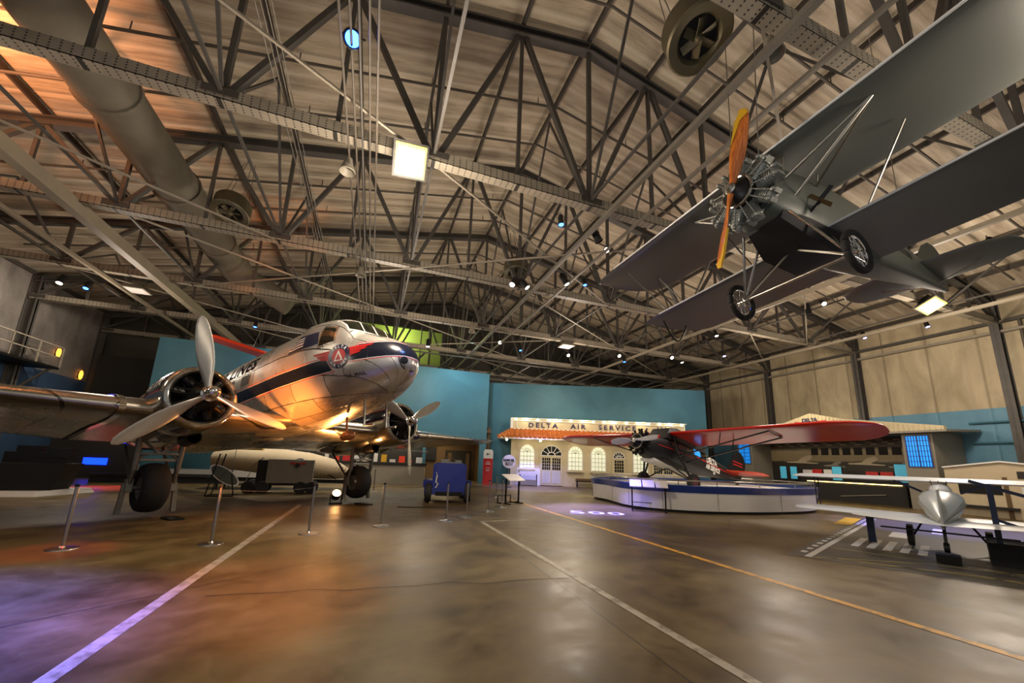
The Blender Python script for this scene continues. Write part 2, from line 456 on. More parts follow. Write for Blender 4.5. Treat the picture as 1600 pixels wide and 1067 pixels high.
struct(B().span((XL - .3, YF, -.2), (XR + .3, YB, 0)).done('floor', 'floor'))
b = B(); h = .55
for xa_, xb_ in ((XL - .3, XM), (XM, XR + .3)):
    b.skin([[(xa_, y, roofz(xa_) + h), (xb_, y, roofz(xb_) + h), (xb_, y, roofz(xb_) + h + .2), (xa_, y, roofz(xa_) + h + .2)] for y in (YF, YB)])
struct(b.done('ceiling', 'ceiling'))
struct(B().span((XR, YF, 0), (XR + .3, YB, ZE + .6)).done('wall_right', 'wall_right'))
struct(B().span((XL - .3, YF, 0), (XL, YB, ZE + .6)).done('wall_left', 'wall_left'))
b = B(); F0 = frame((0, YB + .3, 0), (1, 0, 0), (0, 0, 1)); zr_ = lambda x: roofz(x) + .7
HX0, HX1, HZ0, HZ1 = -2.9, 5.1, 7.6, 12.7
b.prism([(XL - .3, 0), (HX0, 0), (HX0, zr_(HX0)), (XL - .3, zr_(XL))], F0, .3)
b.prism([(HX1, 0), (XR + .3, 0), (XR + .3, zr_(XR)), (XM, ZR + .7), (HX1, zr_(HX1))], F0, .3)
b.prism([(HX0, 0), (HX1, 0), (HX1, HZ0), (HX0, HZ0)], F0, .3); b.prism([(HX0, HZ1), (HX1, HZ1), (HX1, zr_(HX1)), (HX0, zr_(HX0))], F0, .3)
struct(b.done('wall_back', 'wall_back'))
b = B(); b.span((-6, 37, 5), (9, 37.2, 15)); b.span((-6, 33.6, 5), (-5.8, 37, 15)); b.span((9, 33.6, 5), (9.2, 37, 15)); b.span((-6, 33.6, 5), (9, 37, 5.2)); b.span((-6, 33.6, 14), (9, 37, 14.2))
struct(b.done('wall_green_loft', 'loft_green'))
b = B(); b.span((HX1 - .15, YB - .1, HZ0), (HX1 + .15, YB + .1, HZ1)); b.span((3.9, YB - .1, HZ0), (4.05, YB + .1, HZ1)); struct(b.done('trim_91', 'truss'))
# wall columns and rails
n = 0
for y in (9.0, 15.0, 20.9, 26.8, 32.7):
    for X, s in ((XR, -1), (XL, 1)):
        n += 1; b = B()
        b.span((X + s * .02, y - .04, 0), (X + s * .42, y + .04, ZE + .2))
        for e in (0, 1): b.span((X + s * (.01 + .38 * e), y - .16, 0), (X + s * (.04 + .38 * e), y + .16, ZE + .2)) if s > 0 else b.span((X - (.04 + .38 * e), y - .16, 0), (X - (.01 + .38 * e), y + .16, ZE + .2))
        struct(b.done('trim_%d' % n, 'truss'))
for z, m in ((8.75, 'wall_right'), (9.25, 'truss')):
    n += 1; struct(B().span((XR - .3, YF, z - .06), (XR - .02, YB, z + .06)).done('trim_%d' % n, 'truss_light' if m == 'wall_right' else m))
# ribbed lower rails and pipes of the blue wainscot
for z in (3.05, 4.05):
    tag(B().path([(XR - .12, -2, z), (XR - .12, 7.6, z), (XR - .12, 8.3, z + .3), (XR - .12, 10.6, z + .3)], .05).done('wall_pipe', 'teal', smooth=True),
        'blue-painted pipe run along the blue lower part of the right wall, %s of two' % ('lower' if z < 4 else 'upper'), 'pipe')
for yy in (7.9, 8.25):
    tag(B().tube((XR - .15, yy, 0), (XR - .15, yy, 9.2), .06).done('downpipe', 'pipe', smooth=True),
        'tall dark vertical pipe on the right wall beside its nearest column, %s' % ('nearer one' if yy < 8 else 'farther one'), 'pipe')
# teal display walls
struct(B().span((-12.1, 27.0, 0), (2.2, 27.25, 7.95)).done('wall_teal_back', 'teal'))
b = B(); b.span((2.2, 27.0, 3.1), (7.77, 27.25, 7.95)); b.span((7.3, 27, 0), (7.77, 27.25, 3.1)); b.span((2.2, 27, 0), (2.6, 27.25, 3.1))
struct(b.done('wall_teal_opening', 'teal'))
A = radians(-19.5); U = V((cos(A), sin(A), 0)); N = V((-sin(A), cos(A), 0)); FB = V((9.5, 26.46, 0))
def fac(s, o, z): return FB + U * s + N * o + V((0, 0, z))
b = B(); b.box(fac(6.4, 1.1, 3.75), (16.7, .2, 7.5), A); struct(b.done('wall_teal_right', 'teal'))
# room behind the opening
b = B(); b.span((2.2, 31, 0), (8.2, 31.2, 4)); b.span((2.0, 27.2, 0), (2.2, 31, 4)); b.span((8.0, 27.6, 0), (8.2, 31, 4)); b.span((2, 27.3, 3.6), (8.2, 31.2, 3.8))
struct(b.done('wall_annex', 'brown_panel'))
b = B(); b.span((5.6, 30.7, 0), (7.6, 30.98, 2.3)); o = b.done('door_1', 'dark_room'); struct(o)
for xx in (5.75, 7.2): B().span((xx, 30.66, .1), (xx + .28, 30.7, 2.1)).done('door_panel', 'brown_panel', o)
t = thing('wall_screen', 'large dark wall screen inside the opening behind the blue tug', 'screen', (3.6, 30.9, 0))
B().span((-1.0, -.1, 1.5), (1.2, 0, 3.0)).done('display', 'black_gloss', t); B().span((-1.06, -.06, 1.44), (1.26, .02, 3.06)).done('bezel', 'black_matte', t)
# dark mezzanine beyond the teal walls
b = B(); b.span((-17, 31.5, 0), (-12.3, 31.7, 7.4)); struct(b.done('wall_dark_side', 'dark_room'))
t = thing('mezzanine', 'long dark mezzanine with steel railing above the teal walls', 'mezzanine', (9, 27.0, 0))
B().span((-7, 3.4, 7.0), (19.6, 6.1, 7.2)).done('deck', 'black_metal', t)
b = B()
for i in range(14):
    x = -7 + i * 2; b.bar((x, 3.3, 7), (x, 3.3, 8.3), .12); b.bar((x, 3.3, 8.3), (x + .9, -.3, 8.9), .1); 
b.bar((-7, 3.3, 8.3), (19, 3.3, 8.3), .12); b.bar((-7, 3.3, 7.6), (19, 3.3, 7.6), .1); b.bar((-7, -.3, 8.9), (19, -.3, 8.9), .09)
b.done('railing', 'truss', t)

# ------------------------------------------------------------------ roof steel
ordn = ['first truss above the camera', 'second truss from the camera', 'third truss from the camera', 'fourth truss from the camera', 'fifth truss, above the teal wall', 'farthest truss, against the dark end wall']
for ti, ty in enumerate(TY):
    t = thing('roof_truss', 'wide gabled steel roof truss across the hall, ' + ordn[ti], 'roof truss', (XM, ty, ZC), group='steel trusses spanning the hall')
    W = (XR - XL) / 2 - .1; tz = lambda x: roofz(XM + x) - ZC
    b = B()
    for s in (-1, 1): b.ibeam((0, 0, tz(0)), (s * W, 0, tz(W)), .3, .26, .05)
    b.done('top_chord', 'truss', t)
    b = B(); b.bar((-W, -.12, 0), (W, -.12, 0), .04, .3); b.bar((-W, .12, 0), (W, .12, 0), .04, .3)
    b.bar((-W, 0, -.14), (W, 0, -.14), .28, .03)
    b.done('bottom_chord', 'perforated', t)
    nodes = range(-5, 6); top = [-W]
    for k in nodes:
        x0 = k * PW
        for s in (-1, 1):
            xt = x0 + s * PW / 2
            if abs(xt) < W: B().bar((x0 + s * .1, 0, .1), (xt - s * .1, 0, tz(xt) - .1), .15, .13).done('diagonal', 'truss', t)
        if abs(x0) < W - 1: B().bar((x0, 0, 0), (x0, 0, tz(x0)), .12).done('post', 'truss', t)
        if abs(x0 + PW / 2) < W: B().bar((x0 + PW / 2, 0, 0), (x0 + PW / 2, 0, tz(x0 + PW / 2)), .1).done('post', 'truss', t)
        B().box((max(-W + .3, min(W - .3, x0)), 0, .03), (.7, .34, .18)).done('gusset', 'purlin', t)
# purlins
for k in range(21):
    x = XL + .05 + (XR - XL - .1) * k / 20
    b = B().bar((x, YF + .2, roofz(x) + .32), (x, YB - .2, roofz(x) + .32), .09, .2)
    tag(b.done('roof_purlin', 'purlin'), 'dark steel purlin running lengthwise under the pale ceiling', 'purlin', 'purlins under the ceiling')
# sprinkler pipes following the slope
for y in (6.1, 7.6, 11.2, 13.1, 17.0, 18.9, 22.8, 24.9, 29, 31, 35):
    b = B().path([(XL + 2, y, roofz(XL + 2) - .1), (XM, y, roofz(XM) - .1), (XR - 2, y, roofz(XR - 2) - .1)], .045, 6)
    for k in range(12):
        x = XL + 3 + k * 3.9; z = roofz(x) - .1; b.tube((x, y, z), (x, y, z + .32), .018, n=5)
    tag(b.done('sprinkler_pipe', 'pipe', smooth=True), 'thin sprinkler pipe bent over the ridge between two trusses', 'pipe', 'sprinkler pipes under the ceiling')
# lengthwise sway frames in the planes of the bottom nodes
for k in (-4, -3, -2, -1, 0, 1, 2, 3, 4):
    x = XM + k * PW
    t = thing('sway_frame', 'lengthwise steel sway bracing between the trusses, zigzag members over a bottom strut', 'bracing', (x, 0, ZC), group='lengthwise sway bracing')
    zt = roofz(x) - ZC
    B().bar((0, TY[0], .05), (0, TY[-1], .05), .07, .06).done('strut', 'truss', t)
    for i in range(len(TY) - 1):
        a, c = TY[i], TY[i + 1]; m_ = (a + c) / 2
        B().bar((0, a + .1, .1), (0, m_, zt), .07).done('brace', 'truss', t)
        B().bar((0, c - .1, .1), (0, m_, zt), .07).done('brace', 'truss', t)
# flat cross bracing at chord level
for i in range(len(TY) - 1):
    for k in ((-3, 0, 3) if i % 2 else (-2, 1, 4)):
        xa_, xb_ = XM + (k - .5) * PW - PW / 2, XM + (k + 1) * PW
        for e in ((0, 1) if k in (0, -2) else (0,)):
            p, q = (xa_, TY[i], ZC - .12), (xb_, TY[i + 1], ZC - .12)
            if e: p, q = (xb_, TY[i], ZC - .16), (xa_, TY[i + 1], ZC - .16)
            tag(B().bar(p, q, .055, .05).done('cross_brace', 'truss_light'), 'slim pale diagonal brace lying flat between two bottom chords', 'brace', 'flat diagonal braces')
# lengthwise beams
for x, w, hh, m, l in ((-9.6, .3, .42, 'beam_light', 'thick pale lengthwise beam over the left wing of the airliner'), (-11.9, .14, .14, 'beam_light', 'slim pale lengthwise beam left of the thick one'),
                    (6.0, .13, .13, 'conduit', 'dark slim lengthwise beam passing over the hanging grey biplane nose'), (7.1, .08, .08, 'conduit', 'thin lengthwise conduit right of the slim dark beam'), (24.6, .14, .14, 'beam_light', 'pale lengthwise beam under the hanging biplane tail'), (16.5, .14, .14, 'beam_light', 'pale lengthwise beam left of the right floodlight')):
    tag(B().bar((x, YF + 1, ZC - .28), (x, 32, ZC - .28), w, hh).done('lengthwise_beam', m), l, 'beam')
for j in range(5):
    x = -1.25 + j * .16; z = ZC - .35 + .1 * (j % 2)
    tag(B().tube((x, YF + 1, z), (x, 30, z), .024, n=6).done('cable_conduit', 'pipe' if j != 2 else 'truss', smooth=True), 'straight conduit in the bundle running lengthwise overhead', 'conduit', 'bundle of overhead conduits')
for j in range(4):
    x = -2.9 + j * .09
    tag(B().tube((x, YF + 1, ZC + .6 + .05 * j), (x, 27, ZC + .6), .012, n=5).done('tension_wire', 'conduit'), 'thin wire in the bunch left of the conduits', 'wire', 'thin overhead wires')
# round duct
t = thing('air_duct', 'fat round insulated air duct running lengthwise under the left roof', 'duct', (-7.7, 0, 11.1))
b = B(); b.lathe([(y, .72) for y in range(0, 24)], (0, 0, 0), (0, 1, 0), 24, True); b.done('duct_tube', 'duct', t, smooth=True)
for y in (4, 8, 12, 16, 20): B().lathe([(y - .06, .73), (y - .06, .78), (y + .06, .78), (y + .06, .73)], (0, 0, 0), (0, 1, 0), 24).done('clamp_ring', 'duct', t)
B().path([(0, 22.6, 0), (.2, 23.6, -.1), (1.2, 24.4, -.4), (2.4, 24.6, -1)], .62, 16).done('duct_elbow', 'duct', t, smooth=True)
# drum unit heaters
for (x, y, z), r, l in (((5.36, 4.74, 10.3), .6, 'round drum fan heater at the top beside the hanging biplane'), ((-5.6, 15.2, 10.2), .58, 'round drum fan heater hanging above the airliner tail end, left'), ((5.4, 15.35, 10.25), .52, 'round drum fan heater hanging over the middle of the hall')):
    t = thing('drum_heater', l, 'heater', (x, y, z), rot=Matrix.Rotation(radians(-18), 3, 'X'))
    B().lathe([(.3, .06), (.3, r * .95), (.25, r), (-.2, r), (-.3, r * 1.06), (-.34, r * 1.0), (-.3, r * .72), (-.2, r * .62)], ax=(0, 0, 1)).done('housing', 'drum', t, smooth=True)
    B().lathe([(-.18, .001), (-.18, r * .64)], ax=(0, 0, 1)).done('opening', 'black_matte', t)
    b = B()
    for i in range(6):
        a = i * pi / 3; b.box((0, 0, 0), (1, 1, 1), m=Matrix.Rotation(a, 4, 'Z') @ Matrix.Translation((r * .32, 0, -.24)) @ Matrix.Rotation(.5, 4, 'X') @ Matrix.Diagonal((r * .5, r * .26, .012, 1)))
    b.sphere((0, 0, -.25), .09).done('fan_blades', 'drum', t)
    b = B()
    for a in (0, 1, 2, 3): b.tube((r * .8 * cos(a * pi / 2), r * .8 * sin(a * pi / 2), .25), (r * .3 * cos(a * pi / 2), r * .3 * sin(a * pi / 2), 2.6), .012, n=5)
    b.done('hanger', 'conduit', t)

def aim(d):
    """rotation taking -Z to d"""
    return V((0, 0, -1)).rotation_difference(V(d)).to_matrix()
# floodlights
def floodlight(p, d, label, lit=True, size=.42):
    t = thing('floodlight', label, 'floodlight', p, rot=aim(d))
    b = B(); b.skin([[(a * w, c * w, z) for a, c in ((-1, -1), (1, -1), (1, 1), (-1, 1))] for w, z in ((size * .5, .42), (size * .55, .25), (size, -.02))]); b.done('housing', 'black_metal' if lit else 'grey_paint', t)
    B().box((0, 0, -.03), (size * 1.75, size * 1.75, .02)).done('face_plate', 'lamp_halo' if lit else 'panel_print', t)  # on lit units this plate glows yellow to imitate the lens halo
    if lit: B().box((0, 0, -.05), (size * 1.45, size * 1.35, .03)).done('lens', 'lamp_warm', t)
    B().tube((0, 0, .4), (0, 0, .75), .03).done('hanger', 'conduit', t)
    return t
cam0 = V((0, 0, 1.6))
floodlight((.2, 8.75, 8.85), (.1, -.75, -1), 'square floodlight glowing yellow-white under the second truss')
floodlight((22.1, 8.6, 8.85), (-.3, -.5, -1), 'floodlight glowing yellow-white at the right below the hanging biplane tail')
floodlight((-11.3, 22.4, 9.0), (0, 0, -1), 'unlit square floodlight above the airliner, left side', False)
floodlight((11.0, 21.0, 8.9), (0, 0, -1), 'unlit square floodlight above the red aeroplane', False)
# bell shaped pendant speakers
for (x, y, z), l in (((-1.3, 9.7, 8.9), 'grey bell-shaped pendant hanging left of the lit floodlight'), ((6.3, 3.9, 9.3), 'grey bell-shaped pendant hanging right of the nearest drum heater'), ((-1.1, 15.6, 8.8), 'grey bell-shaped pendant above the airliner cockpit'), ((4.7, 20.4, 8.8), 'grey bell-shaped pendant right of the airliner nose')):
    t = thing('pendant_lamp', l, 'pendant lamp', (x, y, z))
    B().lathe([(.3, .04), (.28, .09), (.1, .13), (-.1, .2), (-.12, .19), (.05, .1)], ax=(0, 0, 1), n=20).done('shade', 'grey_paint', t, smooth=True)
    B().tube((0, 0, .28), (0, 0, .7), .012).done('rod', 'conduit', t)

# track spotlights
def spot_fixture(p, d, lens, label, s=1.):
    t = thing('spotlight', label, 'spotlight', p, rot=aim(d))
    B().lathe([(.16 * s, .001), (.16 * s, .05 * s), (.1 * s, .075 * s), (-.17 * s, .08 * s), (-.2 * s, .1 * s), (-.21 * s, .085 * s)], ax=(0, 0, 1), n=16).done('body', 'black_matte', t, smooth=True)
    B().lathe([(-.18 * s, .001), (-.185 * s, .075 * s)], ax=(0, 0, 1), n=16).done('lens', lens, t)
    B().path([(-.11 * s, 0, -.02), (-.13 * s, 0, .14), (0, 0, .3), (.13 * s, 0, .14), (.11 * s, 0, -.02)], .012, 5).done('yoke', 'black_metal', t)
    return t
SP = [((-1.1, 6.6, 9.35), 'lens_blue', (.1, -.7, -1), 'large blue-lit spotlight at the top on the overhead conduits', 1.7),
 ((4.94, 9.88, 9.2), 'lens_blue', (0, -.2, -1), 'blue-lit spotlight just right of the lit floodlight truss', 1.1),
 ((6.35, 10.11, 9.2), 'black_matte', (.5, -.1, -1), 'unlit long black spotlight upper one left of the hanging biplane', 1.5),
 ((7.34, 10.76, 9.2), 'lens_white', (-.8, -.4, -.5), 'white-lit spotlight pointing left beside the biplane wing tip', 1.2),
 ((6.88, 13.4, 9.2), 'lens_white', (.4, -.3, -1), 'tall black spotlight with a small white glow over the middle', 1.6),
 ((7.8, 13.3, 9.2), 'lens_blue', (0, -.3, -1), 'blue-lit spotlight beside the tall black one over the middle', 1.),
 ((5.05, 14.5, 9.2), 'lens_white', (-.5, -.5, -1), 'left one of the pair of spotlights below the middle drum heater', 1.5),
 ((5.5, 14.5, 9.2), 'lens_white', (.6, -.5, -1), 'right one of the pair of spotlights below the middle drum heater', 1.5),
 ((-14.37, 22.92, 9.2), 'lens_white', (.1, -.5, -1), 'white-lit spotlight high on the far left in front of the side wall', 1.5),
 ((-13.61, 23.24, 9.2), 'lens_blue', (.1, -.5, -1), 'blue-lit spotlight high on the far left beside a white one', 1.3),
 ((18.32, 5.47, 9.2), 'lens_violet', (-.2, -.3, -1), 'violet-lit spotlight at the right edge above the biplane tail', 1.1),
 ((25.72, 10.31, 9.2), 'lens_violet', (-.2, -.3, -1), 'violet-lit spotlight directly below the right floodlight', 1.2),
 ((25.06, 12.62, 9.2), 'lens_violet', (-.2, -.3, -1), 'violet-lit spotlight on the second column of the right wall', 1.2),
 ((18.76, 11.44, 9.2), 'black_matte', (0, -.1, -1), 'unlit black spotlight below the biplane body', 1.6),
 ((18.59, 10.7, 9.2), 'lens_white', (-.5, -.6, -.7), 'white-lit spotlight below the biplane body beside an unlit one', 1.2),
 ((20.27, 21.09, 9.2), 'lens_white', (0, -.4, -1), 'white-lit spotlight over the red aeroplane cabin, farther right', 1.3),
 ((18.1, 16.93, 9.2), 'black_matte', (-.5, -.4, -1), 'unlit tilted spotlight over the red aeroplane wing', 1.3),
 ((17.78, 15.8, 9.2), 'lens_white', (-.1, -.4, -1), 'white-lit upright spotlight over the red aeroplane wing', 1.2),
 ((2.87, 25.19, 9.2), 'lens_white', (0, -.2, -1), 'white-lit spotlight against the green wall right of the airliner nose', 1.6),
 ((7.09, 22.8, 9.2), 'lens_white', (0, -.8, -.6), 'round white-lit spotlight above the corner of the teal wall', 1.4),
 ((-10.59, 29.14, 8.9), 'lens_white', (.2, -.9, -.5), 'white-lit spotlight above the left teal wall near the propeller tip', 1.5),
 ((-7.3, 26.14, 9.2), 'lens_blue', (0, -.3, -1), 'small blue-lit spotlight above the left teal wall', 1.2),
 ((12.36, 23.46, 9.2), 'lens_white', (0, -.8, -.6), 'bright white-lit spotlight above the station sign, left', 1.4),
 ((19.06, 20.76, 9.2), 'lens_white', (-.3, -.8, -.6), 'bright white-lit spotlight above the right end of the station', 1.4),
 ((8.83, 23.51, 9.2), 'lens_blue', (0, -.3, -1), 'blue-lit spotlight above the station roof corner', 1.2),
 ((15.6, 22.0, 9.2), 'lens_white', (-.2, -.8, -.6), 'white-lit spotlight above the middle of the station sign', 1.4),
 ((16.2, 22.2, 9.0), 'lens_blue', (0, -.3, -1), 'blue-lit spotlight beside a white one above the station sign', 1.2),
 ((21.5, 18.6, 9.2), 'lens_violet', (-.2, -.4, -1), 'violet-lit spotlight near the far right column', 1.3)]
for p, lens, d, l, s in SP: spot_fixture(p, d, lens, l, s)

# ------------------------------------------------------------------ the big airliner
def attitude(yw, pt, rl=0.):
    h = V((cos(yw), sin(yw), 0)); l = V((-sin(yw), cos(yw), 0)); z = V((0, 0, 1))
    xa = h * cos(pt) + z * sin(pt); za = z * cos(pt) - h * sin(pt)
    ya = l * cos(rl) + za * sin(rl); zb = za * cos(rl) - l * sin(rl)
    return Matrix((xa, ya, zb)).transposed()
RA = attitude(-.925, .142)
OA = V((-1.15, 11.62, 2.79)); GA = V((-2.588, 13.523, 0))
offA = RA.inverted() @ (OA - GA)
air = thing('twin_engine_airliner', 'polished silver twin-engine propeller airliner with navy stripe standing on the left', 'airliner', GA, rot=RA)
def interp(tab, x):
    for (x0, y0), (x1, y1) in zip(tab, tab[1:]):
        if x0 >= x >= x1:
            t = (x0 - x) / (x0 - x1); return y0 + (y1 - y0) * t
    return tab[-1][1] if x < tab[-1][0] else tab[0][1]
zt = [(3.2, .70), (3.17, .86), (3.08, 1.0), (2.9, 1.17), (2.6, 1.35), (2.2, 1.53), (1.97, 1.64), (1.9, 1.7), (1.72, 1.98), (1.5, 2.13), (1.1, 2.25), (.6, 2.33), (0, 2.37), (-3, 2.38), (-7, 2.28), (-11, 1.95), (-14, 1.6), (-16.3, 1.25)]
zb_ = [(3.2, .64), (3.17, .5), (3.08, .36), (2.9, .22), (2.6, .06), (2.2, -.08), (1.5, -.24), (.5, -.34), (-1, -.4), (-5, -.36), (-9, -.05), (-13, .55), (-16.3, 1.05)]
hw = [(3.2, .03), (3.17, .19), (3.08, .34), (2.9, .5), (2.6, .67), (2.2, .84), (1.5, 1.03), (.8, 1.14), (-.5, 1.22), (-6, 1.22), (-10, .95), (-13, .52), (-16.3, .08)]
xs = [3.2, 3.17, 3.13, 3.08, 3.0, 2.9, 2.75, 2.6, 2.4, 2.2, 2.08, 1.97, 1.9, 1.81, 1.72, 1.6, 1.45, 1.3, 1.1, .9, .6, .3, 0] + [-.5 * i for i in range(1, 33)] + [-16.3]
rings = []
for x in xs:
    t_, bt, w = interp(zt, x), interp(zb_, x), interp(hw, x)
    zc = max(bt + .05, min((t_ + bt) / 2, .95)) if x < 2.9 else (t_ + bt) / 2
    r = []
    ex = 2.9 if 0.2 < x < 1.95 else 2.25
    for i in range(56):
        a = 2 * pi * i / 56; c, s = cos(a), sin(a); e = ex if s > 0 else 2.2
        yy = w * (abs(c) ** (2 / e)) * (1 if c >= 0 else -1); rz_ = (t_ - zc) if s > 0 else (zc - bt)
        r.append((x, yy, zc + rz_ * (abs(s) ** (2 / e)) * (1 if s >= 0 else -1)))
    rings.append(r)
b = B(); b.skin(rings); fus = b.done('fuselage', 'alu_fus', air, True, off=offA, angle=60)
fus['label'] = 'silver fuselage with navy stripe edged red'
dc = Decal(fus)
SF = lambda x0, z0: frame((x0, -4, z0), (1, 0, 0), (0, 0, 1))     # starboard side: x forward, z up, seen from -y
# projected along +y ; text reads left to right with +x forward on the starboard side
def side(name, bm, mat, x0=0, z0=0, par=None, lift=.006, cut=.12, label=None):
    return dc.put(name, bm, SF(x0, z0), (0, 1, 0), mat, par or air, lift, cut, off=None if par else offA, label=label)
tb = text_polys('DELTA AIR LINES', .54, .02, 'RIGHT', 1.15, 1.1); side('airline_name', tb, 'letter_matte', -1.95, 1.62, label='navy DELTA AIR LINES lettering')
tb = text_polys('U.S. MAIL', .1, .003, 'CENTER', 1.1, 1.2); side('mail_lettering', tb, 'letter_black', 2.15, .36)
em = side('emblem', disc_bm(.3, 36), 'letter_white', 1.76, .88, lift=.008, cut=.08, label='round winged emblem with a triangle, red, white and navy')
for sgn in (1, -1):
    bm = bmesh.new()
    for k, (ln, zz0) in enumerate(((.62, .13), (.5, .05), (.38, -.03))):
        q = [(sgn * .2, zz0 - .02), (sgn * (.2 + ln * .9), zz0 + .035 + .02 * (sgn > 0)), (sgn * (.2 + ln), zz0 + .085 + .02 * (sgn > 0)), (sgn * .2, zz0 + .075)]
        f = bm.faces.new([bm.verts.new((x, y, 0)) for x, y in (q if sgn > 0 else q[::-1])])
    side('emblem_wing', bm, 'red_paint', 1.76, .86, em, .011, .08)
side('emblem_ring', disc_bm(.3, 36, .19), 'navy', 1.76, .88, em, .013, .06)
side('emblem_disc', disc_bm(.185, 30), 'red_paint', 1.76, .88, em, .013, .06)
side('emblem_triangle', poly_bm([(-.13, -.12), (.13, -.12), (0, .16)]), 'letter_white', 1.76, .88, em, .017, .06)
side('emblem_inner_triangle', poly_bm([(-.075, -.09), (.075, -.09), (0, .07)]), 'red_paint', 1.76, .88, em, .02, .06)
bm = bmesh.new()
for word, a0, da, flip in (('DELTA', 130, -20, 0), ('AIR LINES', 214, 14.5, 1)):
    for i, ch in enumerate(word):
        if ch == ' ': continue
        a = radians(a0 + da * i); g = text_polys(ch, .1, .003)
        R_ = Matrix.Translation((.243 * cos(a), .243 * sin(a), 0)) @ Matrix.Rotation(a - pi / 2 + (pi if flip else 0), 4, 'Z')
        bmesh.ops.transform(g, matrix=R_, verts=g.verts); me = bpy.data.meshes.new('x'); g.to_mesh(me); g.free(); bm.from_mesh(me); bpy.data.meshes.remove(me)
side('emblem_lettering', bm, 'letter_white', 1.76, .88, em, .019, .1)
# louvred dark panel behind the cockpit window
lv = side('louvre_panel', poly_bm([(-.2, 1.38), (1.08, 1.36), (1.0, 1.72), (.15, 1.78)]), 'navy', label='dark louvred panel')
for i in range(4): side('louvre_slat', poly_bm([(-.12 + i * .07, 1.44 + i * .075), (.5, 1.43 + i * .075), (.5, 1.465 + i * .075), (-.12 + i * .07, 1.475 + i * .075)]), 'letter_white', par=lv, lift=.012)
# cockpit side windows, both sides
for sgn in (-1, 1):
    def sw(name, pts, mat, lift, par=None):
        fr = frame((0, 4 * sgn, 0), (1, 0, 0), (0, 0, 1)); bm = poly_bm(pts)
        return dc.put(name, bm, fr, (0, -sgn, 0), mat, par or air, lift, .08, off=None if par else offA)
    f = sw('cockpit_window', [(1.04, 1.24), (1.63, 1.26), (1.6, 1.74), (1.12, 1.86)], 'alu', .008); sw('pane', [(1.1, 1.29), (1.58, 1.31), (1.55, 1.69), (1.16, 1.8)], 'glass', .014, f)
    for i in range(7):
        x = -2.35 - i * 1.02
        f = sw('cabin_window', [(x - .27, .98), (x + .27, .98), (x + .27, 1.36), (x - .27, 1.36)], 'alu', .008)
        sw('pane', [(x - .22, 1.02), (x + .22, 1.02), (x + .22, 1.32), (x - .22, 1.32)], 'glass', .014, f)
for y0, y1 in ((-.74, -.4), (-.36, -.03), (.03, .36), (.4, .74)):
    fr = frame((4.5, 0, 0), (0, 1, 0), (0, 0, 1))
    f = dc.put('windscreen_frame', poly_bm([(y0 - .03, 1.61), (y1 + .03, 1.61), (y1 + .02, 2.03), (y0 - .02, 2.03)]), fr, (-1, 0, 0), 'white', air, .01, .06, off=offA)
    dc.put('pane', poly_bm([(y0, 1.65), (y1, 1.65), (y1, 1.99), (y0, 1.99)]), fr, (-1, 0, 0), 'glass', f, .022, .06)
# nose landing light hole and antenna mast
dc.put('nose_light', disc_bm(.09, 20, 0, -.2, .6), frame((4.5, 0, 0), (0, 1, 0), (0, 0, 1)), (-1, 0, 0), 'black_gloss', air, .012, .05, off=offA)
for yy in (-.32, .32):
    b = B(); b.path([(2.1 - .2, yy, -.02), (2.1 - .2, yy, -.75), (2.25, yy, -.78)], .028); b.done('pitot_mast', 'steel_rod', air, True, off=offA)
b = B(); b.path([(.9, -.1, -.35), (.9, -.1, -.75)], .03); b.sphere((.95, -.1, -.85), .13, 12, (2.1, 1, 1)); b.done('antenna_pod', 'copper', air, True, 'copper-orange teardrop antenna pod', off=offA)
# wing
b = B(); b.wing([(-3.95, -.75, 4.75, -.27, .135), (-2, -.72, 4.8, -.27, .14), (0, -.72, 4.8, -.27, .14), (2, -.72, 4.8, -.27, .14), (3.95, -.75, 4.75, -.27, .135)], ns=32)
b.done('wing_centre_section', 'alu_wing', air, True, off=offA, angle=70)
for s in (-1, 1):
    st = []
    for k in range(9):
        f = k / 8; y = 3.97 + f * 9.75; st.append((s * y, -.76 - f * 3.6, 4.72 - f * 2.75, -.26 + f * .92, .13 - .04 * f))
    st += [(s * 14.05, -4.62, 1.62, .68, .085), (s * 14.3, -4.85, 1.2, .69, .08), (s * 14.42, -5.1, .6, .69, .05)]
    if s < 0: st = st[::-1]
    b = B(); b.wing(st, ns=32); b.done('outer_wing', 'alu_wing', air, True, off=offA, angle=70)
    b = B(); ns = 32; rr = []
    for d_ in (-.05, .05):
        y, xl, c, z, t_ = s * (3.96 + d_), -.72, 4.8, -.27, .148; r = []
        for i in range(ns):
            a = 2 * pi * i / ns; xx = (1 + cos(a)) / 2; th = 5 * t_ * (.2969 * sqrt(xx) - .126 * xx - .3516 * xx ** 2 + .2843 * xx ** 3 - .1015 * xx ** 4)
            r.append((xl - xx * c, y, z + (.03 * sin(pi * xx) + (th if a <= pi else -th * .75)) * c))
        rr.append(r)
    b.skin(rr, False); b.done('joint_strip', 'chrome', air, True, off=offA)
    # flap / light panel under the wing
    b = B(); 
    for i in range(3): b.box((-3.6 - i * .32, s * (6.3), -.37 + i * .05), (.12, 1.9, .02))
    b.done('flap_slot', 'white', air, off=offA)
